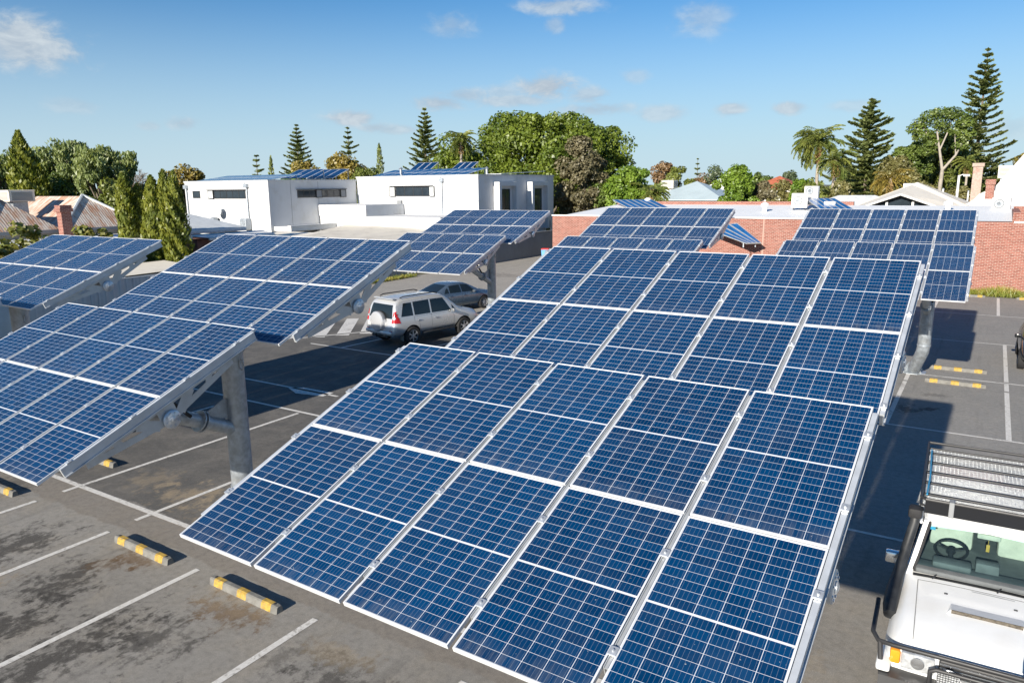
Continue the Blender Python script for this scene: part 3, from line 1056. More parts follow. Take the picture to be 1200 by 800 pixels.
H = Here(b)
mb = MB()
mb.box(-49.6, -36, 51.4, 64, 0, 7.0)
mb.box(-49.65, -35.95, 51.35, 51.6, 7.003, 7.10)
mb.box(-49.65, -49.4, 51.6, 64.05, 7.003, 7.10)
mb.box(-36.2, -35.95, 51.6, 64.05, 7.003, 7.10)
mb.box(-49.4, -36.2, 63.8, 64.05, 7.003, 7.10)
H(mb.build('wall', M['render'], b))
mb = MB()
mb.box(-49.5, -36.3, 46.6, 51.34, 0, 3.8)
mb.box(-49.55, -44.0, 46.5, 51.3, 3.803, 4.72)
H(mb.build('lower_storey', M['render'], b))
H(window_y(b, 51.4, -44.9, -40.9, 5.36, 6.16, 4))
H(louvre_y(b, 51.4, -45.6, -44.95, 5.33, 6.2))
H(louvre_y(b, 51.4, -41.1, -40.55, 5.33, 6.2))
mb = MB(); mb.box(-45.4, -40.7, 51.16, 51.39, 6.2, 6.26); H(mb.build('window_hood', M['frame_black'], b))
H(downpipe(b, -39.74, 51.4, 3.8, 6.55))
for xj in (-47.2, -43.0, -38.2):
    mb = MB(); mb.box(xj - 0.012, xj + 0.012, 51.393, 51.399, 3.8, 7.0); H(mb.build('render_joint', M['greywall'], b))
mb = MB(); mb.box(-49.6, -36.0, 51.392, 51.398, 4.95, 4.975); H(mb.build('render_joint', M['greywall'], b))
for yj in (57.4, 62.9):
    mb = MB(); mb.box(-35.999, -35.992, yj - 0.012, yj + 0.012, 2.0, 7.0); H(mb.build('render_joint', M['greywall'], b))
for (x, y) in ((-46.5, 54), (-41, 60)):
    mb = MB(); mb.lathe([(0.12, 7.0), (0.12, 7.75), (0.2, 7.8), (0.05, 7.95)], 10, 0, Matrix.Translation((x, y, 0))); H(mb.build('roof_vent', M['galv'], b, 40))
mb = MB(); mb.box(-49.67, -35.93, 51.33, 51.62, 7.103, 7.13); mb.box(-36.22, -35.93, 51.62, 64.07, 7.103, 7.13); H(mb.build('parapet_flashing', M['galv'], b))
mb = MB(); mb.bbox(-44.7, -44.2, 51.2, 51.39, 4.6, 5.0, 0.03); H(mb.build('meter_box', M['greywall'], b))
for (y0, y1) in ((53.6, 56.9), (59.0, 62.4)):
    mb = MB()
    mb.box(-35.99, -35.35, y0, y0 + 0.35, 2.2, 6.5)
    mb.box(-35.99, -35.5, y0 + 0.353, y1 - 0.4, 6.15, 6.495)
    mb.box(-35.99, -35.5, y1 - 0.397, y1, 2.2, 6.5)
    mb.box(-35.99, -35.93, y0 + 0.353, y1 - 0.4, 2.2, 6.147)
    H(mb.build('window_surround', M['render'], b))
    w = H(window_x(b, -35.93, y0 + 1.0, y1 - 0.85, 3.0, 5.9, 2))
H(window_x(b, -36, 58.2, 59.0 - 0.003, 1.7, 2.6, 1))
H(window_x(b, -36, 62.6, 63.3, 1.7, 2.9, 1))
roof_panels(b, -49.0, -38.2, 52.6, 55.9, 7.12, 7.75, 10, 2)
roof_panels(b, -38.0, -36.4, 55.5, 63.2, 7.2, 7.5, 1, 7)
roof_panels(b, -48.5, -45.9, 57.2, 59.0, 7.55, 8.5, 3, 1)
roof_panels(b, -44.2, -41.9, 58.2, 60.0, 7.55, 8.45, 3, 1)
for (x0, x1, y) in ((-48.4, -46, 58.95), (-44.1, -42, 59.95)):
    for x in (x0, (x0 + x1) / 2, x1):
        mb = MB(); mb.box(x - 0.03, x + 0.03, y - 0.03, y + 0.03, 7.0, 8.42); H(mb.build('rack_post', M['galv'], b))
for x in (-48.9, -46, -43, -40, -38.4):
    mb = MB(); mb.box(x - 0.03, x + 0.03, 55.8, 55.86, 7.0, 7.7); H(mb.build('rack_post', M['galv'], b))
for ch in kids(b):
    if ch.name.startswith('roof_solar_panel'):
        H(ch)

# ------------------------------------------------------------------ left white house
b = empty('flat_roofed_house', (-55.0, 46.4, 0))
tag(b, 'white two-storey flat-roofed house with overhanging upper floor, left of the other white house', 'house', 'white flat-roofed houses with rooftop solar')
H = Here(b)
mb = MB()
mb.box(-60.6, -49.62, 41.3, 51.3, 2.65, 6.72)
mb.box(-60.65, -49.57, 41.25, 41.5, 6.723, 6.83)
mb.box(-49.8, -49.57, 41.5, 51.35, 6.723, 6.83)
mb.box(-60.65, -60.4, 41.5, 51.35, 6.723, 6.83)
H(mb.build('wall', M['render'], b))
mb = MB()
mb.box(-60.4, -50.6, 42.3, 51.2, 0, 2.648)
H(mb.build('lower_storey', M['render'], b))
mb = MB()
mb.box(-49.6, -47.6, 41.6, 51.3, 2.75, 3.1)
mb.box(-47.95, -47.55, 41.55, 51.35, 3.103, 3.2)
H(mb.build('verandah_roof', M['white'], b))
for y in (41.9, 44.9, 47.9, 51.0):
    mb = MB(); mb.box(-47.95, -47.75, y - 0.1, y + 0.1, 0, 2.748); H(mb.build('verandah_post', M['white'], b))
for (y0, y1) in ((42.6, 45.2), (45.6, 48.2), (48.6, 51.0)):
    H(window_x(b, -50.6, y0, y1, 0.3, 2.4, 2))
H(window_y(b, 41.3, -59.5, -58.5, 5.40, 6.02, 1))
H(window_y(b, 41.3, -56.55, -52.45, 5.36, 6.02, 5))
H(louvre_y(b, 41.3, -57.3, -56.6, 5.33, 6.06))
mb = MB(); mb.box(-57.4, -52.3, 41.1, 41.29, 6.06, 6.11); H(mb.build('window_hood', M['frame_black'], b))
for (y0, y1) in ((44.3, 46.3), (47.0, 49.2)):
    H(window_x(b, -49.62, y0, y1, 5.36, 5.98, 3))
    H(louvre_x(b, -49.62, y1 + 0.02, y1 + 0.7, 5.33, 6.02))
    mb = MB(); mb.box(-49.61, -49.42, y0 - 0.1, y1 + 0.75, 6.02, 6.07); H(mb.build('window_hood', M['frame_black'], b))
H(downpipe(b, -52.2, 41.3, 3.3, 6.25))
for xj in (-57.9, -51.2):
    mb = MB(); mb.box(xj - 0.012, xj + 0.012, 41.293, 41.299, 2.65, 6.72); H(mb.build('render_joint', M['greywall'], b))
mb = MB(); mb.box(-60.6, -49.63, 41.292, 41.298, 4.6, 4.625); H(mb.build('render_joint', M['greywall'], b))
for yj in (43.6, 46.65):
    mb = MB(); mb.box(-49.619, -49.612, yj - 0.012, yj + 0.012, 2.65, 6.72); H(mb.build('render_joint', M['greywall'], b))
mb = MB(); mb.box(-60.67, -49.55, 41.23, 41.52, 6.833, 6.86); mb.box(-49.82, -49.55, 41.52, 51.37, 6.833, 6.86); H(mb.build('parapet_flashing', M['galv'], b))
mb = MB(); mb.lathe([(0.02, 0), (0.30, 0.10), (0.42, 0.20), (0.40, 0.20), (0.28, 0.11)], 20, 0, Matrix.Translation((-55.6, 41.0, 4.2)) @ Matrix.Rotation(R(75), 4, 'X')); mb.tube([(-55.6, 41.25, 4.0), (-55.6, 41.0, 4.2)], 0.03, 6); H(mb.build('satellite_dish', M['grey_roof'], b, 40))
H(downpipe(b, -60.3, 41.3, 3.3, 6.2))
mb = MB(); mb.bbox(-52.75, -52.0, 40.7, 41.28, 2.8, 3.75, 0.05); H(mb.build('water_heater', M['galv'], b))
mb = MB(); mb.lathe([(0.28, 0), (0.32, 0.5), (0.2, 0.6)], 12, 0, Matrix.Translation((-56.4, 40.95, 3.2))); H(mb.build('wall_tank', M['galv'], b, 40))
roof_panels(b, -60.2, -50.3, 42.0, 45.6, 6.85, 7.35, 9, 2)
roof_panels(b, -53.6, -50.2, 46.0, 48.2, 7.0, 7.8, 3, 1)
roof_panels(b, -53.6, -50.2, 49.0, 51.2, 7.0, 7.85, 3, 1)
for y in (48.15, 51.15):
    for x in (-53.4, -51.9, -50.4):
        mb = MB(); mb.box(x - 0.03, x + 0.03, y - 0.03, y + 0.03, 6.72, 7.75); H(mb.build('rack_post', M['galv'], b))
for x in (-60, -57, -54, -51):
    mb = MB(); mb.box(x - 0.03, x + 0.03, 45.5, 45.56, 6.72, 7.3); H(mb.build('rack_post', M['galv'], b))
for ch in kids(b):
    if ch.name.startswith('roof_solar_panel'):
        H(ch)

# ------------------------------------------------------------------ boundary walls and fences along the left side
mb = MB()
mb.box(-34.15, -33.95, 49.2, 63.5, 0, 2.05)
mb.box(-34.2, -33.9, 49.15, 63.55, 2.053, 2.13)
tag(mb.build('boundary_wall', M['greywall']), 'dark grey painted wall along the driveway below the white house', 'wall')
g_ = empty('carport_gate', (-34.05, 46.9, 0))
tag(g_, 'dark garage opening with a white post beside the grey wall', 'gate')
H = Here(g_)
mb = MB(); mb.box(-34.6, -34.4, 44.6, 48.6, 0, 2.0); H(mb.build('door', M['frame_black'], g_))
mb = MB(); mb.box(-34.25, -33.95, 48.65, 49.1, 0, 2.2); H(mb.build('post', M['white'], g_))
mb = MB(); mb.box(-34.7, -33.95, 44.4, 48.64, 2.05, 2.3); H(mb.build('lintel', M['greywall'], g_))


def fence(label, x, y0, y1, h, material, n, z0=0.0, group=None):
    r = empty('metal_fence', (x, (y0 + y1) / 2, 0))
    tag(r, label, 'fence', group)
    hh = Here(r)
    f = MB()
    f.box(x - 0.02, x + 0.02, y0, y1, z0 + 0.03, h - 0.05)
    k = y0
    while k < y1 - 0.1:                                    # standing ribs
        f.box(x + 0.021, x + 0.05, k, k + 0.12, z0 + 0.03, h - 0.06)
        k += 0.36
    hh(f.build('sheet', material, r))
    f = MB()
    f.box(x - 0.03, x + 0.06, y0, y1, h - 0.048, h)
    hh(f.build('top_rail', M['white'], r))
    for i in range(n + 1):
        f = MB()
        yy = y0 + (y1 - y0) * i / n
        f.box(x - 0.05, x - 0.022, yy - 0.03, yy + 0.03, z0, h + 0.04)
        hh(f.build('post', M['galv'], r))
    return r


fence('white ribbed metal fence behind the leftmost solar canopy', -35.8, 15.6, 23.2, 1.95, M['fence_white'], 3)
fence('pale grey ribbed fence at the near end of the driveway, left of the cars', -34.6, 35.4, 40.2, 1.5, M['fence_pale'], 2)
fence('grey ribbed metal fence beside the shed with the pale blue door', -35.8, 5.0, 12.0, 1.95, M['fence_pale'], 3)

# pale blue shed and carport bits at the left edge
s = empty('garden_shed', (-37.5, 14.0, 0))
tag(s, 'pale blue metal shed under the edge of the leftmost solar canopy', 'shed')
H = Here(s)
mb = MB(); mb.box(-39.5, -35.6, 12.6, 15.3, 0, 2.1); H(mb.build('wall', M['paleblue'], s))
mb = MB()
quad(mb, (-39.7, 12.4, 2.15), (-35.4, 12.4, 2.15), (-35.4, 14.0, 2.7), (-39.7, 14.0, 2.7))
quad(mb, (-35.4, 15.5, 2.15), (-39.7, 15.5, 2.15), (-39.7, 14.0, 2.7), (-35.4, 14.0, 2.7))
mb.add([(-35.42, 12.5, 2.103), (-35.42, 15.4, 2.103), (-35.42, 14.0, 2.66)], [(0, 1, 2)])
H(mb.build('roof', M['grey_roof'], s))
mb = MB(); mb.box(-35.6, -35.56, 13.4, 14.3, 0.05, 1.95); H(mb.build('door', M['frame_black'], s))
mb = MB(); mb.box(-35.6, -35.5, 15.35, 15.5, 0, 2.1); H(mb.build('post', M['white'], s))

# beige shed roof between the canopies and the white houses
s = empty('long_shed', (-40.5, 47.0, 0))
tag(s, 'long shed with low-pitched beige sheet roof in front of the white houses', 'shed')
H = Here(s)
mb = MB()
quad(mb, (-43.5, 36.6, 2.45), (-35.2, 40.8, 2.35), (-39.2, 49.5, 3.15), (-46.4, 46.3, 3.05))
quad(mb, (-39.2, 49.5, 3.15), (-35.2, 40.8, 2.35), (-34.5, 44.2, 2.45), (-37.2, 50.5, 2.75))
mb.v = mb.v + []
H(mb.build('roof', M['beige_roof'], s))
mb = MB()
for (p, q) in (((-43.4, 36.8), (-35.4, 40.9)), ((-35.4, 40.9), (-34.7, 44.2)), ((-43.4, 36.8), (-46.2, 46.2))):
    dx, dy = q[0] - p[0], q[1] - p[1]
    L = math.hypot(dx, dy)
    nx, ny = -dy / L * 0.06, dx / L * 0.06
    mb.add([(p[0] - nx, p[1] - ny, 0), (q[0] - nx, q[1] - ny, 0), (q[0] + nx, q[1] + ny, 0), (p[0] + nx, p[1] + ny, 0),
            (p[0] - nx, p[1] - ny, 2.3), (q[0] - nx, q[1] - ny, 2.3), (q[0] + nx, q[1] + ny, 2.3), (p[0] + nx, p[1] + ny, 2.3)],
           [(0, 3, 2, 1), (4, 5, 6, 7), (0, 1, 5, 4), (1, 2, 6, 5), (2, 3, 7, 6), (3, 0, 4, 7)])
H(mb.build('wall', M['fence_pale'], s))
s = empty('small_gable_roof', (-38.5, 43.5, 0))
tag(s, 'small dark gabled roof peeping out above the beige shed roof', 'shed')
H = Here(s)
mb = MB()
quad(mb, (-38.0, 47.4, 2.55), (-34.6, 47.4, 2.55), (-34.6, 48.9, 3.25), (-38.0, 48.9, 3.25))
quad(mb, (-34.6, 50.3, 2.55), (-38.0, 50.3, 2.55), (-38.0, 48.9, 3.25), (-34.6, 48.9, 3.25))
H(mb.build('roof', M['greywall'], s))
mb = MB(); mb.box(-37.9, -34.7, 47.6, 50.1, 0, 2.5); H(mb.build('wall', M['paleblue'], s))

# cluster of sheds left of the white house
s = empty('brick_outhouse', (-46.0, 32.5, 0))
tag(s, 'low brick outhouse with pale hipped metal roof beside the cypresses', 'house')
H = Here(s)
mb = MB(); mb.box(-49.5, -43.6, 30.2, 34.4, 0, 2.95); H(mb.build('wall', M['purple_brick'], s))
mb = MB(); hip_roof(mb, -50.5, -44.2, 30.0, 34.6, 3.55, 4.5, 'y', 2.2); H(mb.build('roof', M['grey_roof'], s))
mb = MB(); quad(mb, (-44.3, 29.6, 3.25), (-42.2, 30.2, 3.1), (-42.2, 35.4, 3.1), (-44.3, 36.0, 3.25)); mb.box(-42.35, -42.2, 30.2, 35.4, 2.95, 3.09); H(mb.build('verandah_roof', M['white'], s))
mb = MB(); mb.box(-44.25, -44.2, 30.0, 34.6, 3.3, 3.43); H(mb.build('gutter', M['galv'], s))
s = empty('lean_to_shed', (-43.5, 35.0, 0))
tag(s, 'small shed with pale lean-to roof right of the brick outhouse', 'shed')
H = Here(s)
mb = MB(); quad(mb, (-42.4, 33.2, 2.75), (-40.2, 33.8, 2.65), (-41.0, 38.4, 3.0), (-44.2, 37.4, 3.1)); H(mb.build('roof', M['cream'], s))
mb = MB(); mb.box(-43.8, -40.8, 34.0, 37.4, 0, 2.6); H(mb.build('wall', M['beige_roof'], s))
s = empty('water_tank', (-38.2, 27.7, 0))
tag(s, 'pale blue corrugated water tank right of the cypresses', 'tank')
mb = MB()
mb.lathe([(1.15, 0), (1.15, 1.0), (1.17, 1.03), (1.15, 1.06), (1.15, 2.0), (1.18, 2.05), (1.0, 2.2), (0.2, 2.35)], 28)
mb.build('tank_body', M['paleblue'], s, 40)
mb = MB(); mb.lathe([(0.22, 2.3), (0.22, 2.42), (0.1, 2.45)], 12); mb.build('tank_lid', M['dark'], s, 40)
s = empty('cream_shed', (-38.5, 21.0, 0))
tag(s, 'low shed with flat cream roof behind the white ribbed fence', 'shed')
H = Here(s)
mb = MB()
mb.add([(-40.5, 18.0, 2.05), (-36.2, 18.6, 1.95), (-36.2, 25.2, 2.05), (-40.5, 25.8, 2.15)], [(0, 1, 2, 3)])
H(mb.build('roof', M['cream'], s))
mb = MB(); mb.box(-40.3, -36.4, 18.9, 24.9, 0, 1.9); H(mb.build('wall', M['white'], s))
s = empty('skillion_shed', (-45.0, 24.0, 0))
tag(s, 'white flat-roofed shed in front of the rusty roofed house', 'shed')
H = Here(s)
mb = MB()
mb.box(-49.0, -43.0, 17.0, 29.4, 3.2, 3.34)
mb.box(-43.0, -42.85, 17.0, 29.4, 2.95, 3.30)
H(mb.build('roof', M['white'], s))
mb = MB(); mb.box(-48.8, -43.4, 17.2, 29.2, 0, 3.19); H(mb.build('wall', M['white'], s))
mb = MB(); mb.box(-43.395, -43.34, 24.5, 26.2, 1.2, 2.5); H(mb.build('window', M['darkglass'], s))
mb = MB(); mb.box(-46.6, -44.6, 26.2, 29.0, 3.345, 3.45); H(mb.build('skylight', M['dkroof'], s))

# rusty-roofed house
s = empty('rusty_roofed_house', (-53.5, 25.0, 0))
tag(s, 'old house with rust-streaked corrugated hip roofs at the far left', 'house')
H = Here(s)
mb = MB()
mb.box(-60, -49.9, 19.6, 31.4, 0, 3.75)
H(mb.build('wall', M['white'], s))
mb = MB()
hip_roof(mb, -60, -49.2, 20.2, 24.7, 3.8, 5.75, 'x', 2.6, 0.15, 0, 1)
H(mb.build('roof', [M['rust_x'], M['rust_y']], s))
mb = MB()
hip_roof(mb, -60, -49.2, 24.75, 30.2, 3.8, 5.8, 'x', 2.4, 0.15, 0, 1)
H(mb.build('roof', [M['rust_x'], M['rust_y']], s))
mb = MB()
hip_roof(mb, -62, -53.5, 29.0, 33.6, 3.75, 5.0, 'x', None, 0.15, 0, 1)
H(mb.build('roof', [M['rust_x'], M['rust_y']], s))
mb = MB()
hip_roof(mb, -62, -56, 16, 32, 3.9, 5.7, 'y', None, 0.15, 0, 1)
H(mb.build('roof', [M['grey_roof'], M['grey_roof']], s))
for (p, q) in (((-49.2, 20.2, 3.86), (-51.8, 22.45, 5.83)), ((-49.2, 24.75, 3.86), (-51.6, 27.47, 5.88)), ((-49.2, 30.2, 3.86), (-51.6, 27.47, 5.88))):
    mb = MB(); mb.tube([p, q], 0.09, 6); H(mb.build('ridge_capping', M['grey_roof'], s))
mb = MB(); mb.box(-49.25, -49.1, 20.0, 30.4, 3.62, 3.82); H(mb.build('gutter', M['greywall'], s))
for (yy) in (22.0, 27.0):
    H(window_x(s, -49.9, yy, yy + 1.4, 1.2, 2.7, 2))
ch = MB()
ch.box(-48.55, -48.0, 24.15, 24.75, 2.5, 4.9)
ch.box(-48.65, -47.9, 24.05, 24.85, 4.903, 5.1)
ch.box(-48.6, -47.95, 24.1, 24.8, 5.103, 5.3)
H(ch.build('chimney', M['brick'], s))


def evap_cooler(label, loc, sx, sy, sz, leg, group='evaporative coolers on the roofs'):
    r = empty('evaporative_cooler', loc)
    tag(r, label, 'air cooler', group)
    m_ = MB()
    m_.bbox(-sx / 2, sx / 2, -sy / 2, sy / 2, leg, leg + sz, 0.05)
    m_.bbox(-sx / 2 - .03, sx / 2 + .03, -sy / 2 - .03, sy / 2 + .03, leg + sz * 0.9, leg + sz, 0.04)
    m_.build('cabinet', M['cream'], r)
    m_ = MB()
    m_.box(-sx * .28, sx * .28, -sy * .28, sy * .28, 0, leg)
    m_.build('duct', M['galv'], r)
    for (ax, s_) in (('x', 1), ('y', -1)):
        m_ = MB()
        n = 7
        for k in range(n):
            z = leg + sz * (0.14 + 0.72 * k / n)
            if ax == 'x':
                m_.box(sx / 2 + 0.001, sx / 2 + 0.03, -sy * .4, sy * .4, z, z + sz * 0.05)
            else:
                m_.box(-sx * .4, sx * .4, -sy / 2 - 0.03, -sy / 2 - 0.001, z, z + sz * 0.05)
        m_.build('louvre', M['greywall'], r)
    return r


evap_cooler('boxy evaporative cooler between the two rusty roof peaks', (-54.0, 24.5, 4.75), 1.5, 1.6, 0.75, 0.75)

# ------------------------------------------------------------------ brick building along the far side
s = empty('brick_building', (-6.0, 52.0, 0))
tag(s, 'long single-storey red brick building with white metal roof along the car park', 'building')
H = Here(s)
mb = MB()
mb.box(-27.3, 22, 48.4, 48.75, 0, 3.98)
mb.box(-27.3, -26.95, 48.75, 66, 0, 3.98)
H(mb.build('wall', M['brick'], s))
mb = MB()
mb.box(-27.35, -23.2, 48.35, 48.8, 3.983, 4.06)
mb.box(-13.9, -1.0, 48.3, 48.8, 3.983, 4.07)
H(mb.build('wall_capping', M['white'], s))
mb = MB()
quad(mb, (-25.5, 48.85, 4.0), (1.0, 48.85, 4.0), (1.0, 56.0, 4.62), (-25.5, 56.0, 4.62))
quad(mb, (-27.0, 48.85, 3.95), (-25.5, 48.85, 4.0), (-25.5, 56.0, 4.62), (-27.0, 60.0, 4.3))
H(mb.build('roof', M['roof_white'], s))
mb = MB()
mb.box(-25.6, -8.1, 56.0, 56.35, 3.5, 4.86)
mb.box(-2.9, 22, 56.0, 56.35, 3.5, 4.60)
mb.box(1.0, 22, 48.4, 48.76, 3.985, 4.45)
mb.box(0.9, 1.25, 48.8, 56, 3.5, 4.5)
H(mb.build('parapet', M['brick'], s))
mb = MB(); mb.box(0.98, 22, 48.36, 48.8, 3.93, 4.03); H(mb.build('wall_capping', M['cream'], s))
for (x, y, z) in ((-13.0, 52, 4.25), (-2.4, 53.5, 4.35), (-22.6, 55.0, 4.5)):
    mb = MB()
    mb.lathe([(0.16, 0), (0.16, 0.35), (0.26, 0.38), (0.26, 0.55), (0.1, 0.66)], 14, 0, Matrix.Translation((x, y, z)))
    H(mb.build('roof_vent', M['white'], s, 40))


def aircon(label, loc, rz, sx, sz, n=1):
    r = empty('air_conditioner', loc, rz)
    tag(r, label, 'air conditioner', 'air conditioner units on the brick building')
    m_ = MB()
    m_.bbox(-sx / 2, sx / 2, -0.17, 0.17, 0.08, 0.08 + sz, 0.03)
    m_.build('cabinet', M['white'], r)
    m_ = MB()
    for x in (-sx * .35, sx * .35):
        m_.box(x - .03, x + .03, -.16, .16, 0, 0.08)
    m_.build('foot', M['dark'], r)
    for k in range(n):
        zc = 0.08 + sz * (k + 0.5) / n
        m_ = MB()
        Mf = Matrix.Translation((-sx * 0.1, -0.171, zc)) @ Matrix.Rotation(PI / 2, 4, 'X')
        rr = min(sx * .3, sz / n * .42)
        m_.lathe([(rr, 0.0), (rr, 0.02), (rr * .93, 0.02)], 20, 0, Mf)
        for q in (0.75, 0.5, 0.25):
            m_.lathe([(rr * q, 0.012), (rr * q, 0.024), (rr * q * .9, 0.024)], 16, 1, Mf)
        m_.build('fan_grille', [M['greywall'], M['galv']], r, 40)
    return r


aircon('air conditioner unit with round fan grille left of the striped rooftop panels', (-11.0, 53.0, 4.45), R(8), 1.0, 0.95)
aircon('tall plain air conditioner cabinet behind the one with the round fan', (-10.5, 54.2, 4.6), R(-8), 0.9, 1.25, 2)
aircon('round-fan air conditioner unit below the brick chimneys at the right', (0.35, 54.2, 4.35), R(-10), 0.95, 0.75)
mb = MB(); mb.bbox(-9.4, -8.7, 52.6, 53.2, 4.3, 4.95, 0.04)
tag(mb.build('vent_box', M['white']), 'small white box on the roof right of the striped rooftop panels', 'vent')


def solar_awning(label, pts, n, legs):
    """narrow tilted row of modules: pts = four corners (near-left, near-right, far-right, far-left)"""
    o = Vector(pts[0])
    r = empty('solar_awning', o)
    tag(r, label, 'solar panels', 'small striped solar racks along the brick building')
    P = [Vector(p) - o for p in pts]
    up = (P[1] - P[0]).cross(P[3] - P[0]).normalized()
    for k in range(n):
        t0, t1 = (k + 0.01) / n, (k + 0.99) / n
        a, b_, c, d = P[0].lerp(P[1], t0), P[0].lerp(P[1], t1), P[3].lerp(P[2], t1), P[3].lerp(P[2], t0)
        q = [a.lerp(b_, .13).lerp(d.lerp(c, .13), .03), a.lerp(b_, .87).lerp(d.lerp(c, .87), .03), a.lerp(b_, .87).lerp(d.lerp(c, .87), .97), a.lerp(b_, .13).lerp(d.lerp(c, .13), .97)]
        m_ = MB()
        m_.add([a, b_, c, d] + [x + up * .004 for x in q] + [x - up * .04 for x in (a, b_, c, d)], [(4, 5, 6, 7)], 0)
        m_.add([a, b_, c, d] + [x + up * .004 for x in q] + [x - up * .04 for x in (a, b_, c, d)],
               [(0, 1, 5, 4), (1, 2, 6, 5), (2, 3, 7, 6), (3, 0, 4, 7), (8, 9, 1, 0), (9, 10, 2, 1), (10, 11, 3, 2), (11, 8, 0, 3), (11, 10, 9, 8)], 1)
        m_.build('solar_panel', [M['awning_cell'], M['rail']], r)
    m_ = MB()
    for q in (P[0].lerp(P[1], .1) + (P[3] - P[0]) * .1, P[0].lerp(P[1], .9) + (P[3] - P[0]) * .1, P[3].lerp(P[2], .1), P[3].lerp(P[2], .9)):
        m_.box(q.x - .03, q.x + .03, q.y - .03, q.y + .03, q.z - legs, q.z - 0.045)
    m_.tube([P[0].lerp(P[3], .1) - up * .07, P[1].lerp(P[2], .1) - up * .07], 0.03, 6)
    m_.tube([P[0].lerp(P[3], .9) - up * .07, P[1].lerp(P[2], .9) - up * .07], 0.03, 6)
    m_.build('support_frame', M['galv'], r)
    return r


M['awning_cell'] = mat('pale_solar_glass', (0.015, 0.10, 0.28), 0.16, 0, 0.2, 2)
solar_awning('striped solar awning leaning on the brick wall right of the middle canopy', [(-12.6, 46.6, 2.55), (-11.9, 47.4, 2.55), (-13.7, 48.25, 3.70), (-15.6, 46.9, 3.5)], 4, 0.35)
solar_awning('striped solar rack on the roof behind the middle canopy, nearest the big tree', [(-23.4, 53.0, 4.46), (-20.1, 53.0, 4.48), (-22.3, 55.0, 5.03), (-25.6, 55.0, 5.01)], 6, 0.3)
solar_awning('striped solar rack on the roof beside the air conditioner units', [(-9.4, 51.6, 4.50), (-7.4, 51.6, 4.50), (-9.0, 54.0, 5.14), (-10.9, 54.0, 5.14)], 5, 0.3)

# cream-roofed house with the little front gable
s = empty('cream_roofed_house', (-5.0, 62.0, 0))
tag(s, 'house with cream metal roof and dark glazed front gable behind the brick building', 'house')
H = Here(s)
mb = MB(); mb.box(-8.4, -1.6, 58.5, 68.5, 0, 4.3); H(mb.build('wall', M['white'], s))
mb = MB()
hip_roof(mb, -8.9, -1.2, 60.0, 69.5, 4.35, 6.1, 'y', 4.2, 0.12)
quad(mb, (-8.4, 57.7, 4.3), (-5.45, 57.7, 5.36), (-5.3, 64.5, 6.0), (-8.9, 61.5, 4.4))
quad(mb, (-5.45, 57.7, 5.36), (-2.6, 57.7, 4.3), (-1.2, 61.5, 4.4), (-5.3, 64.5, 6.0))
H(mb.build('roof', M['cream'], s))
mb = MB(); mb.add([(-8.0, 58.3, 4.25), (-3.0, 58.3, 4.25), (-5.45, 58.3, 5.16)], [(0, 1, 2)]); H(mb.build('gable_glass', M['darkglass'], s))
for x, zt in ((-6.3, 4.8), (-4.7, 4.8), (-7.3, 4.45), (-3.7, 4.45)):
    mb = MB(); mb.box(x - 0.07, x + 0.07, 58.1, 58.28, 4.0, zt); H(mb.build('gable_post', M['white'], s))
mb = MB()
for sgn in (-1, 1):
    mb.tube([(-5.45, 57.72, 5.30), (-5.45 + sgn * 2.9, 57.72, 4.24)], 0.07, 6)
H(mb.build('barge_board', M['white'], s))
mb = MB(); mb.box(-5.9, -4.9, 63.8, 64.3, 5.75, 6.02); H(mb.build('ridge_vent', M['grey_roof'], s))

# white house at the right edge
s = empty('white_gabled_house', (3.0, 65.0, 0))
tag(s, 'white rendered house with stepped curved gable at the right picture edge', 'house')
H = Here(s)
mb = MB()
prof = [(-2.3, 0), (-2.3, 4.5), (-1.6, 4.62), (-1.25, 4.9), (-1.0, 5.25), (-0.7, 5.42), (-0.3, 5.5), (-0.1, 5.75), (1.3, 7.85), (3.6, 9.6), (6.0, 7.9), (8.4, 5.6), (8.4, 0)]
mb.prism(prof, 61.8, 62.1, 'y')
mb.box(-2.2, 8.3, 62.1, 72, 0, 4.4)
H(mb.build('wall', M['render'], s))
mb = MB()
quad(mb, (-0.4, 62.1, 5.3), (3.6, 62.1, 9.4), (3.6, 72, 9.4), (-0.4, 72, 5.3))
quad(mb, (3.6, 62.1, 9.4), (8.4, 62.1, 5.4), (8.4, 72, 5.4), (3.6, 72, 9.4))
H(mb.build('roof', M['roof_white'], s))
mb = MB(); mb.box(-0.6, 1.2, 60.4, 61.75, 4.3, 4.95); H(mb.build('porch_parapet', M['render'], s))
c_ = MB()
c_.box(-1.55, -0.95, 64.0, 64.6, 4.0, 7.15)
c_.box(-1.62, -0.88, 63.93, 64.67, 7.153, 7.4)
H(c_.build('chimney', mat('limewashed_brick', (0.40, 0.31, 0.26), 0.9, 0, 0.2, 8, dirt=((0.30, 0.14, 0.10), 0.8, 2.2)), s))
c_ = MB()
c_.box(-0.62, -0.12, 60.8, 61.3, 4.2, 5.9)
c_.box(-0.67, -0.07, 60.75, 61.35, 5.903, 6.25)
H(c_.build('chimney', M['brick'], s))
evap_cooler('evaporative cooler with slatted front on a duct above the white gable at the right edge', (0.4, 63.5, 5.9), 0.85, 0.85, 0.85, 0.42)
mb = MB(); mb.bbox(-0.05, 0.55, 61.2, 61.78, 4.96, 5.3, 0.03)
tag(mb.build('meter_cabinet', M['galv']), 'grey metal cabinet beside the small brick chimney', 'cabinet')

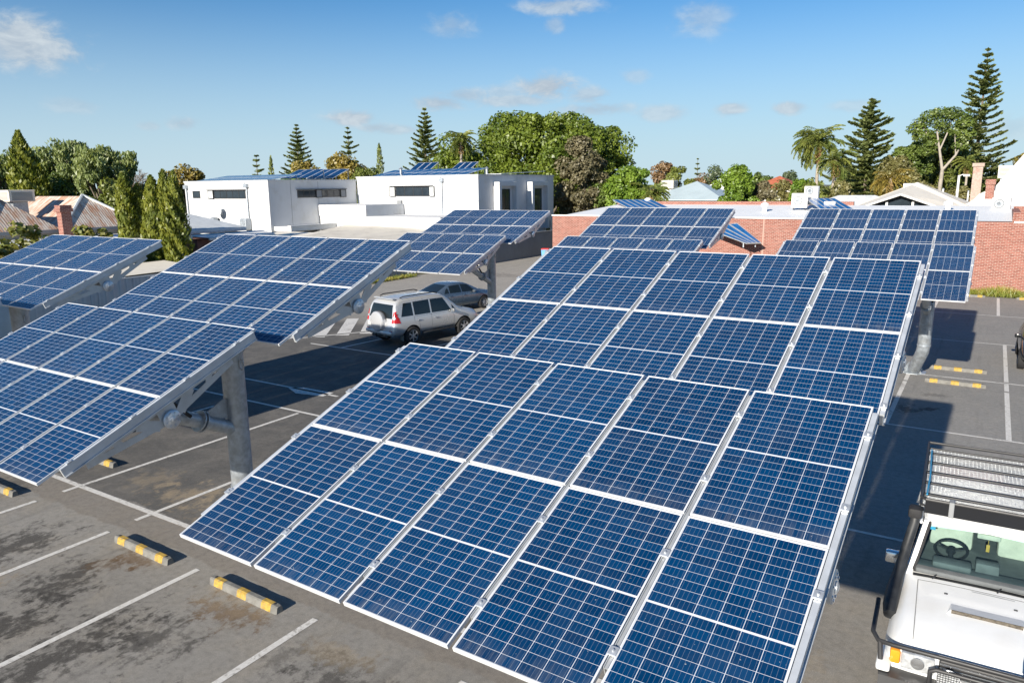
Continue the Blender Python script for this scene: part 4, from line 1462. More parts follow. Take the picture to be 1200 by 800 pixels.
# distant roofs
def cottage(label, x, y, w, d, ze, zr, roofm, along='x', wallm='white', inset=None):
    r = empty('distant_house', (x, y, 0))
    tag(r, label, 'house')
    m_ = MB(); m_.box(-w / 2 + .3, w / 2 - .3, -d / 2 + .3, d / 2 - .3, 0, ze - 0.1); m_.build('wall', M[wallm], r)
    m_ = MB(); hip_roof(m_, -w / 2, w / 2, -d / 2, d / 2, ze, zr, along, inset, 0.1); m_.build('roof', M[roofm], r)
    m_ = MB()
    for k in (-0.25, 0.2):
        m_.box(w * k, w * k + 1.2, -d / 2 + 0.24, -d / 2 + 0.295, 1.0, 2.4)
    m_.build('window', M['darkglass'], r)
    return r


cottage('house with blue-grey hipped metal roof left of the round green tree', -30.0, 88.0, 9.5, 9.5, 4.4, 6.45, 'blue_roof')
cottage('pale blue roofed house with white gable right behind the blue-grey roof', -29.3, 98.5, 6.5, 8, 4.7, 6.75, 'grey_roof', 'y', 'white', 0.05)
cottage('red tiled house right of the round green tree', -28.5, 122.0, 8.0, 8, 5.2, 7.2, 'red_tile')
cottage('low white house behind the palms, seen above the brick parapet', -10.5, 74.0, 9, 6, 3.9, 5.0, 'grey_roof')
cottage('low white roofed house far left of the rusty roofs', -66, 28, 10, 9, 4.4, 5.9, 'grey_roof', 'y')
evap_cooler('small evaporative cooler on the blue-grey roof in the distance', (-34.2, 90.0, 5.1), 1.6, 1.6, 1.0, 0.5)


def pole_thing(name, label, cat, x, y, h, r=0.07, lamp=False, z0=0):
    t = empty(name, (x, y, z0))
    tag(t, label, cat)
    m_ = MB(); m_.tube([(0, 0, 0), (0, 0, h)], [r, r * 0.7], 10); m_.build('shaft', M['white'], t, 40)
    if lamp:
        m_ = MB(); m_.tube([(0, 0, h - 0.05), (0.25, -0.1, h + 0.05), (0.5, -0.2, h)], 0.04, 8); m_.build('lamp_arm', M['white'], t)
        m_ = MB(); m_.bbox(0.3, 0.75, -0.4, -0.05, h - 0.1, h + 0.06, 0.03); m_.build('lamp_head', M['white'], t)
    else:
        m_ = MB(); m_.lathe([(r * .8, h), (r * .9, h + .08), (0.01, h + .12)], 10); m_.build('cap', M['galv'], t)
    return t


pole_thing('lamp_post', 'white lamp post in front of the trees, right of the cream roof', 'lamp post', -2.6, 70, 6.6, 0.12, True)
pole_thing('vent_pipe', 'thin white pipe just left of the white lamp post', 'pipe', -3.6, 70, 5.5, 0.1)
pole_thing('vent_pipe', 'short thin white pipe just right of the white lamp post', 'pipe', -1.9, 72, 5.3, 0.08)
pole_thing('utility_pole', 'white pole behind the rusty roofed house, left of the cypresses', 'pole', -64.5, 38.0, 6.6, 0.12)

# red and blue bin at the end of the driveway
bn = empty('wheelie_bin', (-30.9, 53.6, 0), R(20))
tag(bn, 'light blue bin with red lid at the foot of the grey wall', 'bin')
mb = MB()
mb.add([(-.24, -.27, .05), (.24, -.27, .05), (.24, .27, .05), (-.24, .27, .05), (-.3, -.36, 1.0), (.3, -.36, 1.0), (.3, .36, 1.0), (-.3, .36, 1.0)],
       [(0, 3, 2, 1), (4, 5, 6, 7), (0, 1, 5, 4), (1, 2, 6, 5), (2, 3, 7, 6), (3, 0, 4, 7)])
mb.build('body', mat('light_blue_plastic', (0.15, 0.38, 0.62), 0.45), bn)
mb = MB(); mb.bbox(-.32, .32, -.4, .38, 1.003, 1.09, 0.03); mb.build('lid', mat('red_plastic', (0.6, 0.04, 0.04), 0.45), bn)
for sx in (-1, 1):
    mb = MB(); mb.lathe([(0.1, -0.03), (0.1, 0.03)], 14, 0, Matrix.Translation((sx * .28, .3, .1)) @ Matrix.Rotation(PI / 2, 4, 'Y')); mb.build('wheel', M['dark'], bn, 40)
# ------------------------------------------------------------------ trees
def leaf_mat(name, c1, c2, c3=None, scale=0.6, trans=0.3):
    m, nt, b = new_mat(name)
    nt.n.remove(b)
    out = nt.n['Material Output']
    tc = nt.n.new('ShaderNodeTexCoord')
    g = tc.outputs['Object']
    n1 = nt.noise(g, scale, 3, 0.6)
    n2 = nt.noise(g, 4.0, 2, 0.6)
    c = nt.mix(nt.smooth(n1, 0.35, 0.65), c1, c2)
    c = nt.mix(nt.smooth(n2, 0.5, 0.75, 0, 0.6), c, c3 or tuple(min(1, x * 1.5) for x in c2))
    d = nt.n.new('ShaderNodeBsdfDiffuse')
    t = nt.n.new('ShaderNodeBsdfTranslucent')
    gl = nt.n.new('ShaderNodeBsdfGlossy')
    gl.inputs['Roughness'].default_value = 0.45
    nt.put(gl.inputs['Color'], (0.8, 0.8, 0.8))
    nt.put(d.inputs['Color'], c)
    nt.put(t.inputs['Color'], nt.mix(1.0, c, (1.25, 1.2, 0.5), 'MULTIPLY'))
    mx = nt.n.new('ShaderNodeMixShader')
    mx.inputs[0].default_value = trans
    nt.l.new(d.outputs[0], mx.inputs[1]); nt.l.new(t.outputs[0], mx.inputs[2])
    m2 = nt.n.new('ShaderNodeMixShader')
    m2.inputs[0].default_value = 0.045
    nt.l.new(mx.outputs[0], m2.inputs[1]); nt.l.new(gl.outputs[0], m2.inputs[2])
    nt.l.new(m2.outputs[0], out.inputs[0])
    return m


M['leaf_ficus'] = leaf_mat('ficus_leaves', (0.090, 0.139, 0.017), (0.196, 0.254, 0.031), (0.303, 0.342, 0.053), 0.35)
M['leaf_dark'] = leaf_mat('dark_leaves', (0.084, 0.130, 0.028), (0.168, 0.223, 0.043), None, 0.5)
M['leaf_mid'] = leaf_mat('mid_green_leaves', (0.118, 0.154, 0.034), (0.226, 0.254, 0.054), None, 0.5)
M['leaf_bright'] = leaf_mat('bright_leaves', (0.117, 0.203, 0.022), (0.219, 0.319, 0.039), None, 0.5)
M['leaf_olive'] = leaf_mat('olive_leaves', (0.150, 0.148, 0.052), (0.253, 0.227, 0.082), None, 0.5)
M['leaf_brown'] = leaf_mat('brown_leaves', (0.121, 0.108, 0.055), (0.198, 0.171, 0.094), (0.264, 0.242, 0.143), 0.5, 0.2)
M['leaf_rust'] = leaf_mat('russet_leaves', (0.188, 0.109, 0.049), (0.266, 0.174, 0.086), None, 0.5, 0.2)
M['leaf_yellow'] = leaf_mat('yellowing_leaves', (0.180, 0.167, 0.035), (0.329, 0.254, 0.055), (0.407, 0.261, 0.086), 0.35)
M['leaf_pepper'] = leaf_mat('feathery_leaves', (0.153, 0.203, 0.067), (0.280, 0.326, 0.115), None, 0.6)
M['leaf_blue'] = leaf_mat('bluish_leaves', (0.086, 0.123, 0.062), (0.157, 0.196, 0.105), None, 0.6)
M['leaf_cyp'] = leaf_mat('cypress_leaves', (0.120, 0.158, 0.025), (0.253, 0.274, 0.041), (0.387, 0.365, 0.062), 0.9)
M['leaf_pine'] = leaf_mat('pine_leaves', (0.150, 0.194, 0.069), (0.278, 0.314, 0.106), None, 0.5)
M['leaf_palm'] = leaf_mat('palm_fronds', (0.114, 0.160, 0.037), (0.239, 0.260, 0.059), None, 0.7)
M['leaf_dry'] = leaf_mat('dry_fronds', (0.407, 0.275, 0.123), (0.532, 0.377, 0.173), None, 0.7, 0.2)
M['leaf_shrub'] = leaf_mat('shrub_leaves', (0.117, 0.152, 0.031), (0.251, 0.239, 0.049), (0.532, 0.435, 0.197), 1.5)
M['grass'] = leaf_mat('grass_blades', (0.217, 0.260, 0.044), (0.411, 0.383, 0.082), (0.700, 0.522, 0.222), 1.2)
M['bark'] = mat('grey_bark', (0.16, 0.13, 0.10), 0.95, 0, 0.3, 3, 0.5, 12)
M['bark_pale'] = mat('pale_bark', (0.36, 0.32, 0.27), 0.85, 0, 0.2, 2, 0.3, 10, dirt=((0.25, 0.2, 0.16), 0.5, 2))
M['bark_palm'] = mat('palm_bark', (0.36, 0.31, 0.25), 0.95, 0, 0.25, 4, 0.5, 9)


def quads_mesh(name, P, A, B, material):
    """numpy: quads centred at P with half axes A and B"""
    n = len(P)
    V = np.empty((n, 4, 3), 'f')
    V[:, 0] = P - A - B * 0.6
    V[:, 1] = P + A * 0.2 - B
    V[:, 2] = P + A + B * 0.6
    V[:, 3] = P - A * 0.2 + B
    me = bpy.data.meshes.new(name)
    me.vertices.add(4 * n)
    me.vertices.foreach_set('co', V.ravel())
    me.loops.add(4 * n)
    me.loops.foreach_set('vertex_index', np.arange(4 * n, dtype='i'))
    me.polygons.add(n)
    me.polygons.foreach_set('loop_start', np.arange(0, 4 * n, 4, dtype='i'))
    me.materials.append(material)
    me.update(calc_edges=True)
    return me


def unit(v):
    return v / np.maximum(np.linalg.norm(v, axis=1, keepdims=True), 1e-6)


def leaf_cloud(rng, centres, radii, per, size, flat=0.75, out=0.8, up=0.35, long=1.0, droop=0.0):
    """leaves on the shells of many clumps"""
    Ps, As, Bs = [], [], []
    for c, r in zip(centres, radii):
        n = max(6, int(per * (0.75 + 0.5 * rng.random())))
        d = unit(rng.normal(size=(n, 3)))
        rr = r * (0.35 + 0.65 * rng.random(n) ** 0.45)
        p = np.array(c) + d * rr[:, None] * np.array([1, 1, flat])
        nrm = unit(d * out + rng.normal(size=(n, 3)) * 0.55 + np.array([0, 0, up]))
        a = unit(np.cross(nrm, rng.normal(size=(n, 3))))
        if droop:
            a = unit(a * (1 - droop) + np.array([0, 0, -1.0]) * droop)
        b_ = unit(np.cross(nrm, a))
        s = size * (0.6 + 0.8 * rng.random(n))
        Ps.append(p); As.append(a * (s * 0.5 * long)[:, None]); Bs.append(b_ * (s * 0.5)[:, None])
    return np.concatenate(Ps), np.concatenate(As), np.concatenate(Bs)


def tree_root(name, x, y, label, cat, group=None):
    r = empty(name, (x, y, -0.05))
    tag(r, label, cat, group)
    return r


def trunk_mesh(root, segs, material, seg=8):
    mb_ = MB()
    for pts, rad in segs:
        mb_.tube(pts, rad, seg)
    return mb_.build('trunk', material, root, 50)


def broadleaf(label, x, y, h, w, base, leaf, seed, clumps=40, per=150, size=0.3, depth=None, cr=0.16, flat=0.75, group=None, bark='bark',
              name='leafy_tree', cat='tree', trunk_r=None, long=1.0, droop=0.0, shape=1.0, lean=0.0):
    """tree with a crown of leaf clumps over a branching trunk; base = height where the crown starts"""
    rng = np.random.default_rng(seed)
    r = tree_root(name, x, y, label, cat, group)
    depth = w if depth is None else depth
    ch = h - base
    cen, rad = [], []
    tries = 0
    while len(cen) < clumps and tries < 4000:
        tries += 1
        d = unit(rng.normal(size=(1, 3)))[0]
        rr = 0.45 + 0.55 * rng.random() ** 0.4
        if d[2] < -0.3: d[2] *= 0.8
        e = 1.0 + 0.16 * math.sin(3.1 * math.atan2(d[1], d[0]) + seed) + 0.1 * rng.normal()
        k = cr * w * (0.6 + 0.8 * rng.random())
        tz = d[2] * rr
        taper = 1.0 - (1 - shape) * max(tz, 0)
        px_ = d[0] * rr * e * (w / 2 - k * 0.6) * taper + lean * (tz + 1)
        py_ = d[1] * rr * e * (depth / 2 - k * 0.6) * taper
        pz = base + ch * 0.5 + tz * (ch * 0.5 - k * flat * 0.6)
        cen.append((px_, py_, pz)); rad.append(k)
    P, A, B_ = leaf_cloud(rng, cen, rad, per, size, flat, long=long, droop=droop)
    link('crown', quads_mesh('crown', P, A, B_, M[leaf]), r)
    tr = trunk_r or max(0.1, w * 0.022)
    segs = [([(0, 0, -0.1), (lean * .2, 0, base * 0.6), (lean * .7, 0, base + ch * 0.35)], [tr * 1.25, tr, tr * 0.55])]
    for i in rng.choice(len(cen), min(len(cen), 9), replace=False):
        c = np.array(cen[i])
        s = np.array((lean * .4, 0, base * 0.75 + ch * 0.1 * rng.random()))
        mid = s * 0.45 + c * 0.55 + rng.normal(size=3) * 0.15 - np.array((0, 0, 0.15 * ch * rng.random()))
        segs.append(([tuple(s), tuple(mid), tuple(c)], [tr * 0.5, tr * 0.32, tr * 0.12]))
    trunk_mesh(r, segs, M[bark])
    return r


def norfolk(label, x, y, h, w, seed, tiers=20, gap=0.0, top=1.0, base=0.06, name='norfolk_pine', leaf='leaf_pine', dense=1.5, curve=0.9, irregular=0.1):
    """star pine: whorls of near-level branches clad in short leafy tufts"""
    rng = np.random.default_rng(seed)
    r = tree_root(name, x, y, label, 'tree', 'star pines on the skyline')
    Ps, As, Bs = [], [], []
    segs = [([(0, 0, -0.1), (0, 0, h * 0.5), (0, 0, h)], [h * 0.016, h * 0.010, 0.03])]
    for k in range(tiers):
        t = k / (tiers - 1)
        z = h * (base + (0.985 - base) * t ** (0.93))
        L = w / 2 * (1 - t ** 1.25) ** curve * top + 0.12
        L = L * (1 + irregular * rng.normal())
        nb = 6 if t < 0.9 else 4
        ph = rng.random() * 6.28
        for j in range(nb):
            if rng.random() < gap: continue
            a = ph + 2 * PI * j / nb + rng.normal() * 0.12
            Lj = L * (0.82 + 0.3 * rng.random())
            dv = np.array([math.cos(a), math.sin(a), 0])
            rise = 0.10 + 0.35 * t
            n = max(8, int((26 + 30 * Lj) * dense))
            s = rng.random(n) ** 0.75
            p = dv * (s * Lj)[:, None]
            p[:, 2] += z + Lj * (rise * s - 0.16 * np.sin(s * PI) * (1 - t))
            wdt = (0.10 + 0.20 * np.sin(np.clip(s, 0, 1) * PI * 0.85)) * (0.5 + 0.16 * Lj)
            side = np.array([-dv[1], dv[0], 0])
            q = rng.normal(size=n) * 0.55
            p += side * (q * wdt * 1.6)[:, None]
            p[:, 2] += rng.normal(size=n) * 0.05
            ax = unit(dv[None] * 0.6 + side[None] * np.sign(q)[:, None] * 0.8 + np.array([0, 0, 0.45]) + rng.normal(size=(n, 3)) * 0.2)
            nz_ = unit(np.array([0, 0, 1.0]) + rng.normal(size=(n, 3)) * 0.5)
            bx = unit(np.cross(nz_, ax))
            sz = 0.20 + 0.10 * rng.random(n)
            Ps.append(p); As.append(ax * sz[:, None] * (0.6 + .07 * Lj)); Bs.append(bx * sz[:, None] * 0.42)
            if Lj > 0.6:
                segs.append(([(0, 0, z), tuple(dv * Lj * 0.5 + np.array([0, 0, z + Lj * (rise * .5 - .16 * (1 - t))])), tuple(dv * Lj * 0.95 + np.array([0, 0, z + Lj * rise * .95]))], [0.045, 0.03, 0.012]))
    link('crown', quads_mesh('crown', np.concatenate(Ps), np.concatenate(As), np.concatenate(Bs), M[leaf]), r)
    trunk_mesh(r, segs, M['bark'], 5)
    return r


def cypress(label, x, y, h, w, seed, n=3200, leaf='leaf_cyp', base=0.15, group='columnar cypresses', size=0.2, ragged=0.25, lean=0.0, blunt=2.6):
    rng = np.random.default_rng(seed)
    r = tree_root('cypress', x, y, label, 'tree', group)
    t = rng.random(n)
    z = base + (h - base) * t
    prof = np.minimum(1, (t * 4.5 + 0.6)) * np.clip(1 - t ** blunt, 0.02, 1) ** 0.75
    a = rng.random(n) * 2 * PI
    lump = 1 + ragged * np.sin(a * 3 + z * 1.7 + seed) * np.sin(z * 2.3 + a * 2) + ragged * 0.5 * np.sin(z * 5 + a * 5)
    rr = w / 2 * prof * lump * (0.45 + 0.55 * rng.random(n) ** 0.35)
    P = np.stack([rr * np.cos(a) + lean * t, rr * np.sin(a), z + rng.normal(size=n) * 0.06], 1)
    o = np.stack([np.cos(a), np.sin(a), np.zeros(n)], 1)
    A = unit(np.array([0, 0, 1.0]) + o * 0.35 + rng.normal(size=(n, 3)) * 0.25)
    nr = unit(o + rng.normal(size=(n, 3)) * 0.6)
    B_ = unit(np.cross(A, nr))
    s = size * (0.6 + 0.8 * rng.random(n))
    link('crown', quads_mesh('crown', P, A * (s * 0.85)[:, None], B_ * (s * 0.42)[:, None], M[leaf]), r)
    trunk_mesh(r, [([(0, 0, -0.1), (lean * .4, 0, h * 0.55), (lean * .9, 0, h * 0.92)], [w * 0.1, w * 0.06, 0.02])], M['bark'])
    return r


def palm(label, x, y, h, L, seed, nf=34, trunk=0.16, dry=5, skirt=False, name='palm_tree', lean=0.0, group='palms beyond the brick building', leaf='leaf_palm'):
    rng = np.random.default_rng(seed)
    r = tree_root(name, x, y, label, 'palm', group)
    parts = {'crown': ([], [], []), 'dead_fronds': ([], [], [])}
    for k in range(nf + dry):
        dead = k >= nf
        a = rng.random() * 2 * PI
        el = R(-75 + 15 * rng.random()) if dead else R(-38 + 115 * (k / nf) ** 1.1)
        Lk = L * (0.75 if dead else 0.85 + 0.25 * rng.random())
        dv = np.array([math.cos(a), math.sin(a), 0])
        p = np.array([lean, 0, h])
        ns = 9
        ang = el
        for s in range(ns):
            st = np.array([dv[0] * math.cos(ang), dv[1] * math.cos(ang), math.sin(ang)])
            q = p + st * Lk / ns
            ang -= R(9 + 7 * s / ns) * (0.4 if dead else 1)
            ang = max(ang, R(-88))
            side = np.array([-dv[1], dv[0], 0])
            for m_ in range(4):
                f = (s + m_ / 4) / ns
                c0 = p + (q - p) * m_ / 4
                ll = Lk * 0.23 * math.sin(PI * min(0.98, f * 0.85 + 0.12))
                for sg in (-1, 1):
                    ax = side * sg * 0.75 + st * 0.5 + np.array([0, 0, -0.42]) + rng.normal(size=3) * 0.14
                    ax /= np.linalg.norm(ax)
                    D = parts['dead_fronds' if dead else 'crown']
                    D[0].append(c0 + ax * ll * 0.5); D[1].append(ax * ll * 0.5); D[2].append(np.cross(ax, side + rng.normal(size=3) * .3) * 0.055)
            p = q
    for nm, D in parts.items():
        if D[0]:
            link(nm, quads_mesh(nm, np.array(D[0]), np.array(D[1]), np.array(D[2]), M['leaf_dry' if nm == 'dead_fronds' else leaf]), r)
    segs = [([(0, 0, -0.1), (lean * .3, 0, h * 0.5), (lean, 0, h + 0.1)], [trunk * 1.3, trunk, trunk * 0.9])]
    if skirt:
        segs.append(([(lean, 0, h - 1.0), (lean, 0, h)], [trunk * 1.2, trunk * 2.2]))
    trunk_mesh(r, segs, M['bark_palm'])
    return r


def bare_tree(label, x, y, h, w, seed):
    rng = random.Random(seed)
    r = tree_root('bare_tree', x, y, label, 'tree')
    tb, cb = MB(), MB()

    def grow(p, d, L, rad, lvl):
        q = p + d * L
        (tb if lvl < 2 else cb).tube([p, (p + q) / 2 + Vector((rng.gauss(0, .04), rng.gauss(0, .04), 0)) * L, q], [rad, rad * .8, rad * .6], 5 if lvl < 2 else 3)
        if lvl >= 6: return
        for k in range(3 if lvl < 5 else 4):
            nd = (d + Vector((rng.gauss(0, .5), rng.gauss(0, .5), rng.gauss(0.12, .3)))).normalized()
            grow(p + d * L * rng.uniform(.55, 1), nd, L * rng.uniform(.62, .86), max(rad * .62, 0.022), lvl + 1)

    grow(Vector((0, 0, 0)), Vector((0, 0, 1)), h * 0.30, 0.24, 0)
    tb.build('trunk', M['bark'], r)
    cb.build('crown', M['bark'], r)
    return r


def weeping(label, x, y, h, w, base, leaf, seed, hubs=34, per=260, size=0.17, depth=None, lean=0.0, bark='bark'):
    """feathery tree: bunches of fine foliage hanging from arching limbs, with sky between them"""
    rng = np.random.default_rng(seed)
    r = tree_root('feathery_tree', x, y, label, 'tree')
    depth = depth or w * 0.85
    Ps, As, Bs, segs = [], [], [], [([(0, 0, -0.1), (lean * .3, 0, base * 0.55), (lean * .7, 0, base + (h - base) * .3)], [w * .035, w * .028, w * .018])]
    for k in range(hubs):
        d = unit(rng.normal(size=(1, 3)))[0]
        q = 0.45 + 0.55 * rng.random() ** 0.5
        hub = np.array([lean + d[0] * w * .46 * q, d[1] * depth * .46 * q, base + (h - base) * (0.70 + 0.30 * d[2] * q)])
        L = (0.8 + 1.4 * rng.random()) * (h - base) * 0.17
        wd = (0.5 + 0.5 * rng.random()) * w * 0.105
        n = int(per * (.6 + .8 * rng.random()))
        t = rng.random(n) ** 0.8
        a = rng.random(n) * 2 * PI
        rr = wd * (0.35 + 0.9 * np.sin(np.clip(t * 0.9 + 0.1, 0, 1) * PI)) * rng.random(n) ** 0.6
        P = hub[None] + np.stack([rr * np.cos(a), rr * np.sin(a), -t * L + rr * 0.25], 1)
        A = unit(np.array([0, 0, -1.0]) + rng.normal(size=(n, 3)) * 0.42)
        B_ = unit(np.cross(A, rng.normal(size=(n, 3))))
        s_ = size * (0.6 + 0.8 * rng.random(n))
        Ps.append(P); As.append(A * (s_ * 1.15)[:, None]); Bs.append(B_ * (s_ * 0.42)[:, None])
        if k % 2 == 0:
            o = np.array([lean * .6, 0, base * (.7 + .3 * rng.random())])
            m_ = o * .4 + hub * .6 + np.array([0, 0, .5])
            segs.append(([tuple(o), tuple(m_), tuple(hub)], [w * .014, w * .009, w * .004]))
    link('crown', quads_mesh('crown', np.concatenate(Ps), np.concatenate(As), np.concatenate(Bs), M[leaf]), r)
    trunk_mesh(r, segs, M[bark])
    return r


# big ficus behind the right-hand white house
broadleaf('huge dense bright green tree rising behind the right-hand white house', -47.0, 79.2, 14.9, 25.5, 1.0, 'leaf_ficus', 11, 230, 430, 0.27, 17, 0.064, 0.8, trunk_r=0.7)
broadleaf('brownish tree with sparse dull leaves in front of the huge green tree', -35.3, 68.2, 11.2, 5.6, 1.2, 'leaf_brown', 12, 46, 384, 0.21, 5, 0.17, 0.85)
broadleaf('dark shaded tree at the foot of the huge green tree beside the brick wall end', -33.4, 69.5, 7.0, 6.0, 0.5, 'leaf_dark', 13, 40, 352, 0.21, 5, 0.17, 0.85)
broadleaf('low green tree at the right foot of the huge green tree', -30.2, 68.6, 8.3, 5.0, 1.0, 'leaf_bright', 14, 40, 352, 0.21, 4.6, 0.17, 0.8)
palm('fan-headed palm at the left flank of the huge green tree', -52.1, 71.1, 11.4, 2.2, 15, 40, 0.17, 8)
palm('low palm with drooping dark fronds beside the blue-grey roof', -27.6, 67.8, 5.3, 2.4, 16, 26, 0.15, 4)
# star pines
norfolk('dense star pine rising behind the left-hand white house', -100.2, 90.2, 16.7, 8.4, 21, 22, irregular=0.05)
norfolk('thin star pine with a sparse top above the yellowing tree', -89.4, 91.2, 15.8, 6.0, 22, 18, 0.35, irregular=0.2)
norfolk('star pine standing over the rooftop panels of the right-hand white house', -75.7, 94.0, 18.1, 9.0, 23, 23, 0.02)
norfolk('small sparse star pine at the left of the slim dark cypress', -89.9, 73.1, 10.9, 4.4, 24, 14, 0.3, irregular=0.2)
norfolk('tallest star pine with wide level branches at the right', -2.6, 114.6, 22.4, 8.6, 25, 27, 0.06, irregular=0.13, curve=0.75)
norfolk('broad shaggy dark pine between the palms and the white-trunked gum', -13.9, 103.9, 16.2, 9.4, 26, 26, 0.08, dense=2.3, irregular=0.22, curve=0.72)
norfolk('tiny far star pine above the distant green tree', -58.0, 170.0, 11.8, 3.0, 27, 10, 0.2)
# slim cypresses on the skyline
cypress('slim cypress spire between two star pines', -81.8, 90.1, 12.8, 1.7, 31, 900, 'leaf_pine', 0.2, 'slim cypress spires on the skyline', 0.25)
cypress('small dark cypress spire right of the small sparse pine', -104.2, 87.7, 11.4, 1.5, 32, 700, 'leaf_pine', 0.2, 'slim cypress spires on the skyline', 0.25)
# cypress group left of the white house
cypress('first cypress from the left in the dense cypress group', -44.0, 25.9, 7.15, 1.25, 33, 6500, size=0.14, blunt=4.6)
cypress('short second cypress in the dense cypress group', -43.9, 26.7, 6.5, 1.3, 34, 6000, size=0.14, blunt=4.6)
cypress('third cypress, tall and bright, in the dense cypress group', -42.6, 26.8, 6.95, 1.4, 35, 7500, size=0.14, blunt=4.6)
cypress('fourth cypress, tallest and pointed, in the dense cypress group', -42.1, 27.3, 7.3, 1.2, 36, 6500, size=0.14, blunt=4.6)
cypress('ragged leaning cypress at the right end of the cypress group', -40.9, 26.9, 7.15, 1.2, 37, 6000, ragged=0.6, lean=0.45, size=0.14, blunt=4.6)
# trees on the left
cypress('tall dark conifer behind the rusty roofs at the far left', -77.3, 36.0, 11.6, 3.1, 41, 8500, 'leaf_cyp', 0.2, None, 0.24, 0.6)
weeping('feathery tall tree right of the dark conifer', -83.1, 42.6, 11.8, 8.0, 3.0, 'leaf_pepper', 42, 64, 260)
weeping('feathery tree with open crown and leaning trunk behind the rusty roof', -73.8, 41.0, 10.9, 7.6, 4.9, 'leaf_pepper', 43, 46, 240, 0.16, lean=0.8)
weeping('feathery tree cut by the left picture edge', -92.5, 40.0, 11.4, 7.6, 2.2, 'leaf_pepper', 44, 54, 250)
broadleaf('low bushy tree behind the second rusty roof peak', -70.5, 39.6, 7.4, 5.2, 0.5, 'leaf_mid', 45, 36, 272, 0.23, 4.6, 0.17, 0.85)
broadleaf('dark low tree at the foot of the feathery trees', -79.5, 39.6, 8.0, 5.6, 0.5, 'leaf_dark', 46, 36, 272, 0.26, 4.6, 0.17, 0.85)
broadleaf('low dark hedge-like tree right of the leaning feathery tree', -72.5, 44.5, 7.3, 6.5, 0.5, 'leaf_olive', 47, 36, 272, 0.23, 4.6, 0.17, 0.85)
bare_tree('leafless grey tree above the cypress group', -88.5, 54.0, 10.0, 6.0, 48)
broadleaf('low brownish tree under the leafless tree', -84, 52.5, 7.6, 6.5, 0.5, 'leaf_rust', 49, 30, 224, 0.26, 4.6, 0.17, 0.85)
broadleaf('round topped gum just right of the cypress group', -76.3, 52.1, 9.3, 4.6, 4.4, 'leaf_yellow', 50, 24, 272, 0.24, 4, 0.2, 0.7, bark='bark_pale')
broadleaf('loquat-like shrub with big pale leaves in front of the white shed', -42.0, 19.2, 4.9, 4.4, 0.6, 'leaf_shrub', 51, 44, 42, 0.26, 3.6, 0.13, 0.8, name='leafy_shrub', cat='shrub')
broadleaf('leafy shrub at the left edge under the rusty roof', -41.0, 16.4, 3.9, 2.6, 0.4, 'leaf_shrub', 52, 24, 42, 0.24, 2.4, 0.16, 0.8, name='leafy_shrub', cat='shrub')
broadleaf('thin leafy shrub in front of the brick chimney', -42.6, 22.9, 4.6, 2.6, 1.6, 'leaf_shrub', 53, 20, 40, 0.24, 2.2, 0.15, 0.8, name='leafy_shrub', cat='shrub')
# behind the white houses
broadleaf('yellowing tree left of the thin star pine', -80.2, 73.2, 10.2, 5.4, 0.6, 'leaf_yellow', 54, 40, 272, 0.27, 5, 0.17, 0.85)
broadleaf('yellowing wide tree below the thin star pine', -77.9, 78.4, 11.4, 8.2, 0.6, 'leaf_yellow', 55, 54, 304, 0.29, 6, 0.15, 0.85)
broadleaf('green tree at the right foot of the yellowing trees', -70.6, 74.4, 9.3, 4.6, 0.6, 'leaf_mid', 56, 36, 272, 0.26, 4.4, 0.17, 0.85)
broadleaf('bushy green tree at the left foot of the yellowing trees', -79.0, 70.4, 8.6, 6.0, 0.6, 'leaf_bright', 57, 36, 272, 0.26, 4.4, 0.17, 0.85)
# middle distance, right of the ficus
broadleaf('round bright green tree standing alone before the red roof', -20.8, 72.3, 8.0, 4.1, 0.6, 'leaf_bright', 61, 44, 368, 0.18, 4, 0.17, 0.9)
broadleaf('brownish bush right of the round green tree', -19.0, 74.0, 6.6, 3.2, 0.3, 'leaf_brown', 62, 30, 240, 0.19, 3, 0.18, 0.85)
broadleaf('small dark green tree left of the tall palm', -18.7, 91.0, 7.0, 3.2, 0.3, 'leaf_bright', 63, 30, 240, 0.21, 3, 0.18, 0.9)
broadleaf('bush behind the red roof, left of the palm', -22.9, 98.0, 6.8, 3.4, 0.3, 'leaf_olive', 64, 26, 208, 0.21, 3, 0.18, 0.9)
broadleaf('russet tree beyond the blue-grey roof', -59.2, 152.1, 11.6, 6.2, 1.0, 'leaf_rust', 65, 34, 176, 0.34, 6, 0.17, 0.9)
broadleaf('mid green tree beyond the blue-grey roof', -52.8, 144.3, 10.0, 6.6, 0.8, 'leaf_mid', 66, 34, 192, 0.34, 6, 0.17, 0.9)
broadleaf('dull russet tree beyond the white gable', -55.8, 166.1, 9.6, 6.4, 0.8, 'leaf_rust', 67, 30, 176, 0.36, 6, 0.17, 0.9)
broadleaf('bluish gum beyond the white gable', -51.1, 163.2, 9.9, 7.4, 1.6, 'leaf_blue', 68, 30, 176, 0.36, 6, 0.17, 0.8)
broadleaf('pale far tree just left of the tall palm', -39.3, 176.7, 8.9, 5.6, 1.0, 'leaf_blue', 69, 26, 176, 0.36, 5, 0.17, 0.9)
broadleaf('far dark tree above the red roof', -47.5, 183.3, 8.9, 6.6, 1.0, 'leaf_dark', 70, 26, 160, 0.38, 5, 0.17, 0.9)
